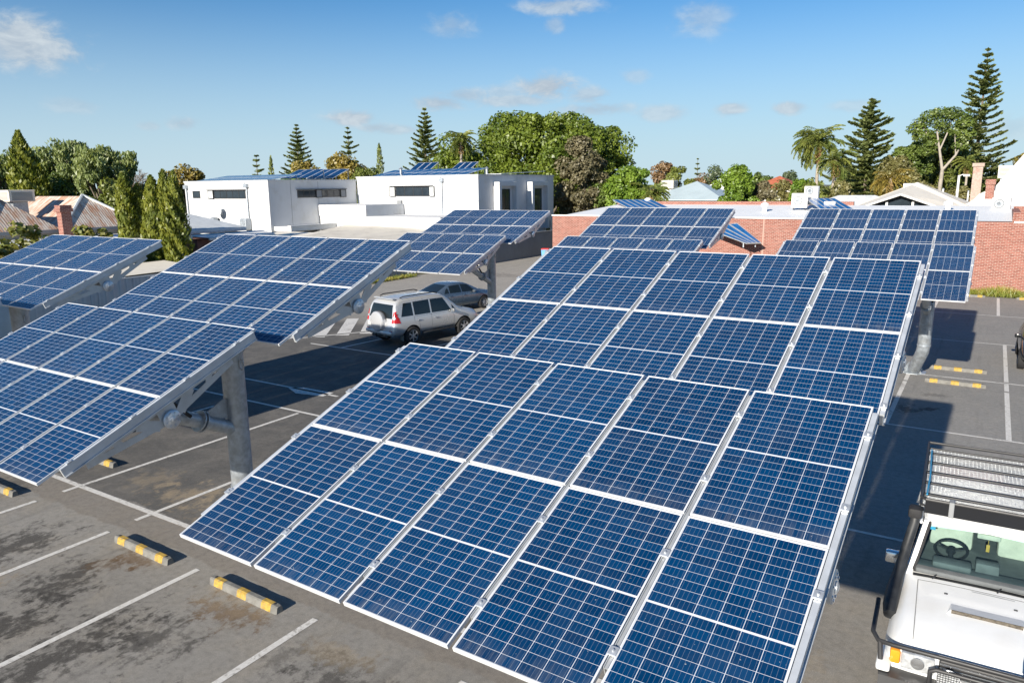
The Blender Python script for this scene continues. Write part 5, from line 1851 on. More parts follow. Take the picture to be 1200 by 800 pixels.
# right side group
palm('tall palm with a full drooping head at the right of the small green tree', -16.0, 84.7, 10.4, 3.2, 71, 60, 0.17, 8)
palm('second palm behind the tall one, with hanging yellowed fronds', -13.9, 82.2, 8.4, 2.4, 72, 30, 0.2, 16, leaf='leaf_palm')
palm('low golden palm left of the cream roof ridge', -9.4, 88.0, 6.5, 2.5, 73, 32, 0.18, 8, leaf='leaf_yellow')
palm('slender palm with a hanging brown skirt left of the tallest pine', -2.9, 97.5, 8.2, 1.8, 74, 24, 0.13, 14)
broadleaf('willowy bush at the foot of the two palms', -12.6, 77.5, 6.2, 3.8, 0.3, 'leaf_olive', 75, 32, 240, 0.18, 3, 0.18, 1.0, long=1.6, droop=0.4)
broadleaf('willowy bush at the left foot of the tall palm', -15.6, 79.0, 6.2, 3.2, 0.3, 'leaf_mid', 79, 30, 240, 0.18, 3, 0.18, 1.0, long=1.6, droop=0.4)
broadleaf('gum with rounded clumps right of the shaggy pine', -9.0, 100.6, 11.0, 5.2, 5.4, 'leaf_dark', 76, 24, 304, 0.23, 4, 0.18, 0.75, bark='bark_pale')
broadleaf('dark dense tree left of the white-trunked gum', -8.0, 113.3, 12.2, 6.8, 2.0, 'leaf_dark', 77, 40, 304, 0.27, 6, 0.17, 0.85)
broadleaf('wide mid green tree at the foot of the white-trunked gum', -5.4, 121.3, 10.4, 10.5, 0.6, 'leaf_mid', 78, 54, 304, 0.30, 6, 0.13, 0.85)
broadleaf('green tree behind the shaggy pine', -15.9, 113.8, 8.8, 7.5, 0.6, 'leaf_mid', 80, 40, 272, 0.29, 6, 0.15, 0.85)
broadleaf('russet bush in front of the wide tree by the lamp post', -3.2, 92.5, 6.0, 5.2, 0.3, 'leaf_olive', 81, 36, 240, 0.21, 4, 0.15, 0.85)
broadleaf('bushy green tree behind the cream roof', -6.2, 86.5, 6.6, 5.0, 0.3, 'leaf_olive', 82, 36, 240, 0.21, 4, 0.15, 0.85)
broadleaf('tree with reddish tint at the right picture edge behind the white gable', 2.6, 114.0, 10.2, 6.0, 0.6, 'leaf_yellow', 83, 36, 256, 0.27, 5, 0.17, 0.85)
broadleaf('dark tree between the tallest pine and the white gable', 0.6, 118.0, 8.0, 6.0, 0.4, 'leaf_dark', 84, 30, 240, 0.27, 5, 0.17, 0.85)
broadleaf('leafy green tree filling the gap behind the white-trunked gum', -6.6, 106.0, 12.8, 7.6, 2.0, 'leaf_mid', 85, 46, 260, 0.26, 5, 0.14, 0.8)
broadleaf('olive tree between the shaggy pine and the gum', -9.6, 97.0, 9.2, 5.4, 1.0, 'leaf_olive', 86, 40, 240, 0.24, 4, 0.15, 0.8)
# white-trunked gum
rng = np.random.default_rng(91)
g_ = tree_root('gum_tree', -5.7, 98.4, 'tall gum with bare white trunk and flat-topped crown left of the tallest pine', 'tree')
cen = [(-2.2, .3, 12.6), (-1.3, -.5, 13.3), (-.3, .4, 13.6), (.7, -.4, 13.5), (1.6, .2, 13.1), (-1.7, 0, 11.2), (-.9, .6, 10.4), (1.2, .5, 11.8), (2.2, 0, 11.2), (-2.6, 0, 12.0), (2.1, -.4, 12.4), (-.2, -.2, 12.4), (1.9, .2, 10.0), (-1.5, .2, 9.5)]
P, A, B_ = leaf_cloud(rng, cen, [1.15] * 10 + [1.0] * 4, 420, 0.2, 0.62)
link('crown', quads_mesh('crown', P, A, B_, M['leaf_dark']), g_)
trunk_mesh(g_, [([(0, 0, -.1), (.25, 0, 4), (.35, 0, 7.4)], [.30, .24, .2]), ([(.35, 0, 7.4), (-.2, 0, 10), (-.8, 0, 12.8)], [.17, .12, .05]), ([(.35, 0, 7.4), (1.5, 0, 9.0), (2.2, 0, 10.8)], [.16, .12, .05]),
                ([(-.1, 0, 9.6), (.5, 0, 11.5), (.8, 0, 13)], [.1, .08, .04]), ([(-.2, 0, 10), (-1.3, 0, 11), (-2.1, 0, 12.4)], [.09, .07, .03]), ([(1.5, 0, 9), (1.3, 0, 10.5), (1.2, 0, 11.6)], [.08, .06, .03])], M['bark_pale'])

# far tree line that reads as one mass
rng = np.random.default_rng(99)
cen, rad = [], []
for k in range(330):
    a = R(-100 + 140 * k / 330 + rng.normal() * 0.3)
    d = 210 + 130 * rng.random()
    hgt = 2.5 + 3.6 * rng.random() + 1.2 * math.sin(k * 0.21)
    for q in range(3):
        cen.append((d * math.sin(a) + rng.normal() * 3, d * math.cos(a) + rng.normal() * 3, max(1, hgt * (0.3 + 0.32 * q))))
        rad.append(2.8 - 0.35 * q)
P, A, B_ = leaf_cloud(rng, cen, rad, 36, 1.1, 0.9)
tag(link('distant_woodland', quads_mesh('distant_woodland', P, A, B_, M['leaf_mid'])), 'far belt of trees along the horizon', 'woodland', kind='stuff')

# grass strip along the foot of the brick wall and by the far fence
rng = np.random.default_rng(5)


def grass(name, label, n, x0, x1, y0, y1, hmin, hmax):
    x = x0 + (x1 - x0) * rng.random(n)
    y = y0 + (y1 - y0) * rng.random(n)
    h = (hmin + (hmax - hmin) * rng.random(n)) * (0.5 + 0.5 * (np.sin(x * 2.1) * np.sin(x * 0.7 + 1) * 0.5 + 0.5) + 0.15)
    a = rng.random(n) * 2 * PI
    A = np.stack([rng.normal(size=n) * 0.12, rng.normal(size=n) * 0.12, h / 2], 1)
    B_ = np.stack([np.cos(a), np.sin(a), np.zeros(n)], 1) * 0.016
    P = np.stack([x, y, h / 2], 1)
    tag(link(name, quads_mesh(name, P, A, B_, M['grass'])), label, 'grass', kind='stuff')


grass('grass_strip', 'strip of long green and dry grass at the foot of the brick wall', 14000, -26, 14, 47.6, 48.35, 0.2, 0.62)
grass('weed_patch', 'small patch of green weeds by the pale ribbed fence', 1200, -34.3, -33.7, 35.6, 40.4, 0.12, 0.4)
# ------------------------------------------------------------------ vehicles
from mathutils.bvhtree import BVHTree

M['silver'] = mat('silver_car_paint', (0.58, 0.59, 0.60), 0.30, 0.4, 0.02, 1.0, coat=0.5)
M['bluegrey'] = mat('blue_grey_car_paint', (0.11, 0.16, 0.22), 0.26, 0.5, 0.04, 3, coat=0.6)
M['carwhite'] = mat('white_car_paint', (0.80, 0.81, 0.81), 0.35, 0.0, 0.03, 2, coat=0.4, dirt=((0.66, 0.64, 0.60), 0.3, 1.2))
M['carblack'] = mat('black_car_paint', (0.012, 0.013, 0.015), 0.2, 0.0, 0.1, 3, coat=0.6)
M['tyre'] = mat('tyre_rubber', (0.018, 0.018, 0.019), 0.85, 0, 0.2, 8)
M['rim'] = mat('alloy_wheel', (0.55, 0.56, 0.58), 0.35, 0.7, 0.1, 6)
M['tint'] = mat('tinted_car_glass', (0.012, 0.018, 0.022), 0.05, 0, 0.1, 2)
M['redlamp'] = mat('red_lamp_lens', (0.45, 0.015, 0.02), 0.15, 0, 0.1, 4)
M['amber'] = mat('amber_lamp_lens', (0.75, 0.28, 0.02), 0.15, 0, 0.1, 4)
M['lens'] = mat('clear_lamp_lens', (0.62, 0.64, 0.66), 0.12, 0.4, 0.25, 14)
M['chrome'] = mat('chrome_trim', (0.70, 0.72, 0.74), 0.15, 0.9, 0.05, 4)
M['matt_black'] = mat('matt_black_plastic', (0.012, 0.013, 0.016), 0.85, 0, 0.2, 4, spec=0.2)
M['seam'] = mat('panel_seam', (0.05, 0.05, 0.055), 0.7)
M['soft_seam'] = mat('bonnet_seam', (0.22, 0.22, 0.22), 0.7)
M['seat'] = mat('cream_seat_cover', (0.50, 0.49, 0.42), 0.95, 0, 0.1, 6, dirt=((0.25, 0.3, 0.26), 0.5, 4))
M['dash'] = mat('grey_dashboard', (0.12, 0.13, 0.135), 0.8, 0, 0.15, 6)
M['whiteplate'] = mat('number_plate', (0.7, 0.7, 0.66), 0.5)


def glass_mat():
    m, nt, b = new_mat('clear_windscreen')
    b.inputs['Base Color'].default_value = (0.80, 0.93, 0.92, 1)
    b.inputs['Roughness'].default_value = 0.02
    b.inputs['Transmission Weight'].default_value = 1.0
    b.inputs['IOR'].default_value = 1.06
    out = nt.n['Material Output']
    t = nt.n.new('ShaderNodeBsdfTransparent')
    t.inputs[0].default_value = (0.72, 0.86, 0.85, 1)
    g = nt.n.new('ShaderNodeBsdfGlossy')
    g.inputs['Roughness'].default_value = 0.02
    fr = nt.n.new('ShaderNodeFresnel')
    fr.inputs[0].default_value = 1.5
    mx = nt.n.new('ShaderNodeMixShader')
    nt.l.new(fr.outputs[0], mx.inputs[0])
    nt.l.new(t.outputs[0], mx.inputs[1])
    nt.l.new(g.outputs[0], mx.inputs[2])
    nt.l.new(mx.outputs[0], out.inputs[0])
    return m


M['glass'] = glass_mat()


def loft_body(st):
    """st: rows of (y, zb, zs, zt, wb, wm, ws, wt, crown); +y is forward"""
    mb = MB()
    V, n = [], 0
    for (y, zb, zs, zt, wb, wm, ws, wt, cr) in st:
        h = zs - zb
        half = [(wb * .92, zb), (wb, zb + .05), (wm, zb + h * .28), (wm, zb + h * .62), (ws + (wm - ws) * .4, zb + h * .9), (ws, zs),
                (wt + .05, zt - (zt - zs) * .12), (wt, zt - (zt - zs) * .02), (wt - .12, zt + cr * .35), (wt * .5, zt + cr * .85)]
        ring = [(-a, z) for a, z in half] + [(0, zt + cr)] + [(a, z) for a, z in half[::-1]] + [(0, zb)]
        n = len(ring)
        V += [(a, y, z) for a, z in ring]
    F = []
    for i in range(len(st) - 1):
        for k in range(n):
            k2 = (k + 1) % n
            F.append((i * n + k, (i + 1) * n + k, (i + 1) * n + k2, i * n + k2))
    F.append(tuple(range(n)))
    F.append(tuple((len(st) - 1) * n + k for k in range(n))[::-1])
    mb.add(V, F)
    return mb


def finish_body(mb, mats, wheels, wr, root, name='body', bevel=True):
    """cut wheel arches, smooth, return body object and a BVH for seating the trim"""
    o = mb.build(name, mats)
    bm = bmesh.new(); bm.from_mesh(o.data)
    bmesh.ops.recalc_face_normals(bm, faces=bm.faces[:])
    bm.to_mesh(o.data); bm.free()
    if bevel:
        sm = o.modifiers.new('s', 'SUBSURF'); sm.levels = 1; sm.render_levels = 1
    tmp = []
    for (x, y, z) in wheels:
        c = MB()
        s = 1 if x > 0 else -1
        c.lathe([(wr, -0.2), (wr, 0.35)], 28, 0, Matrix.Translation((s * (abs(x) + .02), y, z)) @ Matrix.Rotation(s * PI / 2, 4, 'Y'))
        co = c.build('cut', M['black'])
        bm = bmesh.new(); bm.from_mesh(co.data); bmesh.ops.recalc_face_normals(bm, faces=bm.faces[:]); bm.to_mesh(co.data); bm.free()
        md = o.modifiers.new('b', 'BOOLEAN'); md.operation = 'DIFFERENCE'; md.object = co; md.solver = 'EXACT'
        md.material_mode = 'TRANSFER'
        tmp.append(co)
    dg = bpy.context.evaluated_depsgraph_get()
    dg.update()
    me = bpy.data.meshes.new_from_object(o.evaluated_get(dg))
    o.modifiers.clear()
    o.data = me
    for t in tmp:
        bpy.data.objects.remove(t)
    me.polygons.foreach_set('use_smooth', [True] * len(me.polygons))
    me.set_sharp_from_angle(angle=R(32))
    o.parent = root
    bm = bmesh.new(); bm.from_mesh(me)
    bvh = BVHTree.FromBMesh(bm)
    bm.free()
    return o, bvh


def patch(bvh, corners, axis, off=0.004, n=(6, 4), origin=4.0, mb=None, mi=0):
    """thin shell draped over the body: corners in the plane across the axis ('+x','-x','+y','-y','+z')"""
    mb = mb or MB()
    s = 1 if axis[0] == '+' else -1
    ax = 'xyz'.index(axis[1])
    oth = [i for i in range(3) if i != ax]
    a, b, c, d = [Vector(q) for q in corners]
    G = []
    for j in range(n[1] + 1):
        for i in range(n[0] + 1):
            u, v = i / n[0], j / n[1]
            p = (a * (1 - u) + b * u) * (1 - v) + (d * (1 - u) + c * u) * v
            o = [0, 0, 0]; o[oth[0]], o[oth[1]] = p[0], p[1]; o[ax] = s * origin
            dr = [0, 0, 0]; dr[ax] = -s
            h = bvh.ray_cast(Vector(o), Vector(dr))
            if h[0] is None:
                G.append(None)
            else:
                nn = h[1] if h[1][ax] * s > 0 else -h[1]
                G.append(h[0] + nn * off)
    for k, g in enumerate(G):
        if g is None:
            near = [x for x in G if x is not None]
            G[k] = near[0].copy() if near else Vector((0, 0, 0))
    F = []
    W = n[0] + 1
    for j in range(n[1]):
        for i in range(n[0]):
            q = (j * W + i, j * W + i + 1, (j + 1) * W + i + 1, (j + 1) * W + i)
            F.append(q)
    mb.add(G, F, mi)
    return mb


def wheel(root, x, y, r, w, spokes=6):
    s = 1 if x > 0 else -1
    e = empty('wheel', (0, 0, 0))
    e.parent = root
    e.location = (x, y, r)
    Mw = Matrix.Rotation(s * PI / 2, 4, 'Y')
    mb = MB()
    mb.lathe([(r * .62, -w / 2), (r * .93, -w / 2), (r, -w * .36), (r, w * .36), (r * .93, w / 2), (r * .64, w / 2), (r * .62, w * .3)], 28, 0, Mw)
    mb.build('tyre', M['tyre'], e, 35)
    mb = MB()
    mb.lathe([(r * .64, w * .28), (r * .65, w * .44), (r * .60, w * .46), (r * .57, w * .25), (r * .1, w * .22)], 28, 0, Mw)
    for k in range(spokes):
        Ms = Mw @ Matrix.Rotation(2 * PI * k / spokes, 4, 'Z')
        mb.prism([(r * .08, -r * .09), (r * .6, -r * .06), (r * .6, r * .06), (r * .08, r * .09)], w * .27, w * .40, 'z', 0, Ms)
    mb.lathe([(r * .17, w * .27), (r * .16, w * .43), (r * .05, w * .45)], 12, 0, Mw)
    mb.build('rim', M['rim'], e, 35)
    mb = MB()
    mb.lathe([(r * .56, w * .226), (r * .56, w * .235), (r * .1, w * .235)], 24, 0, Mw)
    mb.build('brake', M['dark'], e)
    return e


def car_root(name, label, cat, x, y, heading, group=None):
    """heading in degrees clockwise from +y"""
    r = empty(name, (x, y, 0.006), -R(heading))
    tag(r, label, cat, group)
    return r


def window_set(root, bvh, side, rear=None, front=None, m='tint'):
    for s in ('+x', '-x'):
        for q in side:
            patch(bvh, q, s).build('side_window', M[m], root, 40)
    if rear:
        patch(bvh, rear, '-y').build('rear_window', M[m], root, 40)
    if front:
        patch(bvh, front, '+y').build('windscreen', M[m], root, 40)


def seams(root, bvh, lines, w=0.008):
    """door gaps as thin draped strips: each line is (y0,z0,y1,z1)"""
    for s in ('+x', '-x'):
        for (y0, z0, y1, z1) in lines:
            d = Vector((y1 - y0, z1 - z0)).normalized()
            nx, nz = -d.y * w / 2, d.x * w / 2
            patch(bvh, [(y0 + nx, z0 + nz), (y1 + nx, z1 + nz), (y1 - nx, z1 - nz), (y0 - nx, z0 - nz)], s, 0.0025, (8, 1)).build('door_gap', M['seam'], root)


def handles(root, pts, m='chrome'):
    for s in (1, -1):
        for (x, y, z) in pts:
            mb = MB(); mb.bbox(s * x - .022, s * x + .022, y - .1, y + .1, z - .016, z + .016, 0.012); mb.build('door_handle', M[m], root, 40)


def mirrors(root, x, y, z, m):
    for s in (1, -1):
        mb = MB()
        mb.bbox(s * (x + .1) - .09, s * (x + .1) + .09, y - .06, y + .05, z - .07, z + .07, 0.035)
        mb.tube([(s * (x - .03), y, z - .06), (s * (x + .08), y, z - .03)], 0.03, 8)
        o = mb.build('mirror', M[m], root, 40)
        mb = MB(); mb.box(s * (x + .1) - .07, s * (x + .1) + .07, y - .066, y - .061, z - .052, z + .052); mb.build('mirror_glass', M['chrome'], o)


# ---- silver off-roader with spare wheel on the tailgate
r = car_root('parked_suv', 'silver four-wheel-drive wagon with covered spare wheel on its tailgate, parked in the aisle', 'car', -19.66, 23.95, 10.3, 'parked vehicles')
ST = [(-2.36, .52, .74, .80, .66, .80, .76, .70, .01), (-2.30, .44, .82, .90, .80, .88, .84, .76, .01), (-2.25, .44, 1.06, 1.12, .84, .92, .87, .80, .01), (-2.14, .44, 1.10, 1.58, .85, .935, .89, .755, .02),
      (-2.02, .44, 1.12, 1.80, .86, .94, .90, .70, .03), (-1.75, .44, 1.13, 1.86, .86, .94, .90, .69, .04), (-.9, .44, 1.12, 1.88, .87, .94, .90, .70, .045), (0, .44, 1.11, 1.87, .87, .94, .90, .70, .045),
      (.42, .44, 1.10, 1.82, .87, .94, .90, .69, .04), (.62, .44, 1.10, 1.72, .87, .94, .90, .71, .03), (1.18, .44, 1.09, 1.22, .87, .94, .89, .80, .02), (1.32, .44, 1.07, 1.15, .87, .94, .88, .80, .03),
      (1.75, .44, 1.02, 1.10, .87, .94, .87, .76, .04), (2.12, .44, .95, 1.03, .85, .92, .84, .70, .03), (2.30, .45, .82, .92, .80, .87, .78, .60, .02), (2.40, .50, .68, .74, .66, .76, .68, .5, .01)]
wl = [(.80, -1.40, .38), (-.80, -1.40, .38), (.80, 1.39, .38), (-.80, 1.39, .38)]
body, bvh = finish_body(loft_body(ST), [M['silver'], M['black']], wl, .45, r)
window_set(r, bvh, [[(-1.92, 1.20), (-1.32, 1.19), (-1.32, 1.70), (-1.72, 1.70)], [(-1.24, 1.19), (-.42, 1.18), (-.42, 1.72), (-1.24, 1.71)], [(-.34, 1.18), (.72, 1.16), (.36, 1.70), (-.34, 1.72)], [(.78, 1.16), (.98, 1.15), (.80, 1.36), (.78, 1.38)]],
           [(-.72, 1.14), (.72, 1.14), (.62, 1.66), (-.62, 1.66)], [(-.76, 1.20), (.76, 1.20), (.62, 1.72), (-.62, 1.72)])
seams(r, bvh, [(-1.28, 1.16, -1.28, .95), (-1.05, .95, -.98, .52), (-.38, 1.16, -.38, .52), (.72, 1.14, .84, .9), (.84, .9, .84, .52), (-.98, .52, .84, .52), (-1.28, 1.14, .9, 1.12)])
handles(r, [(.935, -1.05, .98), (.935, -.12, .97)])
mirrors(r, .90, .72, 1.16, 'silver')
for s in (1, -1):
    mb = MB()
    patch(bvh, [(s * .74, .98), (s * .91, .98), (s * .86, 1.42), (s * .76, 1.42)], '-y', 0.012, (5, 8), mb=mb)
    o = mb.build('tail_lamp', M['redlamp'], r, 40)
    mb = MB(); patch(bvh, [(s * .74, 1.13), (s * .90, 1.13), (s * .88, 1.21), (s * .75, 1.21)], '-y', 0.016, (5, 3), mb=mb); mb.build('reversing_lens', M['lens'], o, 40)
    ax = '+x' if s > 0 else '-x'
    mb = MB(); patch(bvh, [(-2.24, .98), (-1.98, .96), (-2.04, 1.14), (-2.16, 1.40)], ax, 0.01, (5, 5), mb=mb); mb.build('tail_lamp', M['redlamp'], r, 40)
    mb = MB(); patch(bvh, [(s * .62, .60), (s * .80, .60), (s * .80, .68), (s * .62, .68)], '-y', 0.008, (4, 2), mb=mb); mb.build('reflector', M['redlamp'], r)
    mb = MB(); mb.tube([(s * .62, -1.75, 1.90), (s * .63, -1.6, 1.945), (s * .63, .0, 1.955), (s * .62, .18, 1.90)], 0.022, 8); mb.build('roof_rail', M['black'], r, 40)
    mb = MB(); mb.box(s * .80 - .10, s * .80 + .10, -1.86, -1.84, .22, .46); mb.build('mud_flap', M['concrete'], r)
    mb = MB(); mb.bbox(s * .88 - .07, s * .88 + .07, -.85, .9, .40, .46, .02); mb.build('side_step', M['black'], r, 40)
    mb = MB(); patch(bvh, [(s * .50, .78), (s * .80, .78), (s * .80, .95), (s * .5, .95)], '+y', 0.008, (4, 3), mb=mb); mb.build('headlight', M['lens'], r, 40)
sw = MB()
Ms = Matrix.Translation((-.02, -2.27, 1.0)) @ Matrix.Rotation(PI / 2, 4, 'X')
sw.lathe([(.36, -0.05), (.40, .02), (.40, .17), (.37, .21), (.30, .225), (.02, .23)], 32, 0, Ms)
so = sw.build('spare_wheel_cover', M['silver'], r, 30)
mb = MB(); mb.lathe([(.405, -.04), (.405, .015), (.36, -.055)], 32, 0, Ms); mb.build('spare_tyre', M['tyre'], so, 40)
mb = MB(); mb.bbox(-.24, .20, -2.52, -2.495, .76, .87, .01); mb.build('cover_badge_plate', M['rim'], so)
mb = MB(); mb.bbox(-.72, -.40, -2.345, -2.30, .80, .92, .008); mb.build('number_plate', M['whiteplate'], r)
mb = MB(); mb.bbox(-.80, .80, -2.44, -2.28, .52, .66, .05); mb.build('rear_bumper', M['silver'], r, 40)
mb = MB(); mb.tube([(0, -2.2, .42), (0, -2.5, .42), (0, -2.52, .50)], 0.03, 8); mb.lathe([(.01, .48), (.035, .50), (.035, .54), (.01, .56)], 10, 0, Matrix.Translation((0, -2.52, 0))); mb.bbox(-.5, .5, -2.36, -2.28, .38, .46, .02); mb.build('tow_bar', M['black'], r, 40)
mb = MB(); mb.bbox(-.6, .6, -2.10, -1.96, 1.86, 1.90, .015); mb.build('rear_spoiler', M['silver'], r, 40)
for x, y, z in wl:
    wheel(r, x + (.05 if x > 0 else -.05), y, .38, .25)

# ---- blue-grey sedan beyond it
r = car_root('parked_sedan', 'blue-grey sedan parked behind the silver wagon, its nose at the canopy pole', 'car', -22.9, 30.2, 12.0, 'parked vehicles')
ST = [(-2.36, .42, .62, .70, .60, .74, .70, .62, .01), (-2.28, .34, .80, .92, .76, .84, .78, .66, .01), (-2.10, .30, .90, 1.02, .80, .88, .82, .68, .015), (-1.62, .28, .93, 1.07, .82, .905, .85, .70, .02), (-1.45, .28, .94, 1.12, .82, .91, .86, .68, .02),
      (-.78, .27, .95, 1.41, .83, .91, .87, .58, .03), (-.45, .27, .95, 1.45, .83, .91, .87, .57, .035), (.1, .27, .94, 1.455, .83, .91, .87, .57, .035), (.38, .27, .93, 1.41, .83, .91, .87, .59, .03), (1.12, .28, .91, 1.02, .82, .905, .86, .74, .015), (1.25, .28, .90, .98, .82, .90, .85, .74, .02),
      (1.75, .28, .84, .92, .80, .89, .82, .68, .03), (2.12, .30, .74, .83, .76, .86, .76, .60, .02), (2.33, .36, .62, .70, .66, .78, .68, .5, .01), (2.42, .42, .56, .60, .5, .62, .54, .4, .005)]
wl = [(.76, -1.36, .325), (-.76, -1.36, .325), (.76, 1.40, .325), (-.76, 1.40, .325)]
body, bvh = finish_body(loft_body(ST), [M['bluegrey'], M['black']], wl, .38, r)
window_set(r, bvh, [[(-1.22, 1.00), (-.92, 1.0), (-.92, 1.26), (-1.05, 1.19)], [(-.86, 1.0), (-.12, .99), (-.12, 1.36), (-.80, 1.34)], [(-.06, .99), (.82, .97), (.40, 1.33), (-.06, 1.37)]],
           [(-.62, 1.10), (.62, 1.10), (.50, 1.38), (-.50, 1.38)], [(-.68, 1.03), (.68, 1.03), (.54, 1.38), (-.54, 1.38)])
seams(r, bvh, [(-.09, .96, -.09, .40), (-1.0, .95, -1.08, .62), (.86, .93, .92, .42), (-.95, .40, .92, .40), (-1.3, .935, .95, .92)])
handles(r, [(.90, -.85, .86), (.90, .05, .85)], 'bluegrey')
mirrors(r, .86, .66, .99, 'bluegrey')
for s in (1, -1):
    mb = MB(); patch(bvh, [(s * .45, .72), (s * .76, .70), (s * .74, .86), (s * .45, .86)], '-y', 0.008, (5, 3), mb=mb); mb.build('tail_lamp', M['redlamp'], r, 40)
    mb = MB(); patch(bvh, [(s * .45, .62), (s * .72, .62), (s * .72, .75), (s * .5, .75)], '+y', 0.008, (5, 3), mb=mb); mb.build('headlight', M['lens'], r, 40)
for x, y, z in wl:
    wheel(r, x + (.04 if x > 0 else -.04), y, .325, .22, 7)

# ---- black hatchback cut by the right edge
r = car_root('parked_hatchback', 'black hatchback of which only the side and mirror show at the right picture edge', 'car', 2.08, 30.9, 180, 'parked vehicles')
ST = [(-2.02, .40, .70, .80, .64, .76, .70, .62, .01), (-1.95, .32, .92, 1.05, .78, .84, .78, .66, .01), (-1.75, .30, .96, 1.40, .80, .88, .82, .60, .02), (-1.55, .28, .97, 1.48, .81, .89, .83, .58, .03), (-.6, .28, .96, 1.50, .82, .895, .85, .58, .03), (.1, .28, .95, 1.49, .82, .895, .85, .58, .03),
      (.35, .28, .94, 1.43, .82, .895, .85, .60, .03), (1.08, .29, .92, 1.03, .82, .89, .84, .74, .015), (1.2, .29, .90, .99, .82, .89, .83, .72, .02), (1.65, .30, .82, .90, .78, .86, .78, .62, .02), (1.92, .34, .66, .74, .70, .78, .68, .5, .01), (2.02, .42, .58, .62, .5, .6, .5, .4, .005)]
wl = [(.76, -1.28, .31), (-.76, -1.28, .31), (.76, 1.26, .31), (-.76, 1.26, .31)]
body, bvh = finish_body(loft_body(ST), [M['carblack'], M['black']], wl, .37, r)
window_set(r, bvh, [[(-1.5, 1.04), (-.72, 1.02), (-.72, 1.40), (-1.42, 1.38)], [(-.66, 1.02), (.80, .98), (.36, 1.38), (-.66, 1.41)]], [(-.6, 1.06), (.6, 1.06), (.52, 1.36), (-.52, 1.36)], [(-.68, 1.04), (.68, 1.04), (.55, 1.40), (-.55, 1.40)])
seams(r, bvh, [(-.69, 1.0, -.69, .4), (.86, .94, .9, .42)])
mirrors(r, .86, .62, 1.0, 'carblack')
mb = MB(); mb.bbox(-.58, .58, -1.86, -1.66, 1.47, 1.52, .02); mb.build('rear_spoiler', M['carblack'], r, 40)
for s in (1, -1):
    mb = MB(); patch(bvh, [(s * .42, .62), (s * .72, .64), (s * .72, .78), (s * .46, .76)], '+y', 0.008, (5, 3), mb=mb); mb.build('headlight', M['lens'], r, 40)
for x, y, z in wl:
    wheel(r, x + (.04 if x > 0 else -.04), y, .31, .2, 7)

# ---- white four-wheel drive in front, bottom right
r = car_root('parked_four_wheel_drive', 'white four-wheel drive with black roof rack, snorkel and bull bar at the bottom right corner', 'car', 0.38, 10.55, 178.3, 'parked vehicles')
ST = [(-2.42, .60, 1.00, 1.10, .78, .86, .84, .78, .01), (-2.36, .50, 1.12, 1.20, .84, .92, .89, .84, .01), (-1.5, .48, 1.15, 1.23, .85, .93, .90, .85, .01), (-.2, .48, 1.14, 1.22, .85, .93, .90, .85, .01), (.22, .48, 1.13, 1.21, .85, .93, .90, .84, .012),
      (.34, .48, 1.10, 1.19, .86, .95, .90, .80, .025), (.75, .48, 1.07, 1.16, .90, 1.0, .92, .80, .035), (1.22, .48, 1.03, 1.12, .92, 1.02, .94, .80, .035), (1.58, .50, .97, 1.06, .91, 1.0, .92, .79, .03), (1.68, .52, .92, 1.00, .88, .97, .90, .78, .02), (1.73, .55, .84, .92, .86, .93, .87, .76, .01)]
wl = [(.80, -1.45, .39), (-.80, -1.45, .39), (.80, 1.03, .39), (-.80, 1.03, .39)]
body, bvh = finish_body(loft_body(ST), [M['carwhite'], M['black']], wl, .48, r)
CW = M['carwhite']
# cabin floor seen through the glass
mb = MB(); mb.box(-.80, .80, -2.3, .18, 1.225, 1.245); mb.build('interior_trim', M['dash'], r)
mb = MB(); mb.bbox(-.78, .78, -.05, .26, 1.225, 1.30, .03); mb.bbox(.16, .60, -.1, .12, 1.29, 1.37, .03); mb.bbox(-.14, .12, -.14, .02, 1.27, 1.42, .02); mb.build('dashboard', M['dash'], r, 40)
for sx in (-.40, .40):
    mb = MB()
    Mt = Matrix.Translation((sx, -.78, 1.22)) @ Matrix.Rotation(R(10), 4, 'X')
    mb.bbox(-.26, .26, -.07, .07, 0, .38, .05, 0, Mt)
    mb.build('seat', M['seat'], r, 40)
    mb = MB(); mb.bbox(-.13, .13, -.05, .05, .40, .54, .04, 0, Mt); mb.build('headrest', M['seat'], r, 40)
mb = MB(); mb.bbox(-.70, .70, -1.75, -1.6, 1.24, 1.58, .05); mb.build('rear_seat', M['seat'], r, 40)
sw = MB()
Msw = Matrix.Translation((.40, -.26, 1.40)) @ Matrix.Rotation(R(62), 4, 'X')
ring = [(.19 * math.cos(2 * PI * k / 28), .19 * math.sin(2 * PI * k / 28), 0) for k in range(29)]
sw.tube(ring, .016, 8, 0, Msw)
for a in (0.4, 2.75, 4.71):
    sw.tube([(0, 0, -.02), (.18 * math.cos(a), .18 * math.sin(a), 0)], .014, 6, 0, Msw)
sw.lathe([(.06, -.03), (.05, .01), (.01, .015)], 12, 0, Msw)
sw.tube([(0, 0, -.02), (0, 0, -.18)], .03, 8, 0, Msw)
sw.build('steering_wheel', M['black'], r, 40)
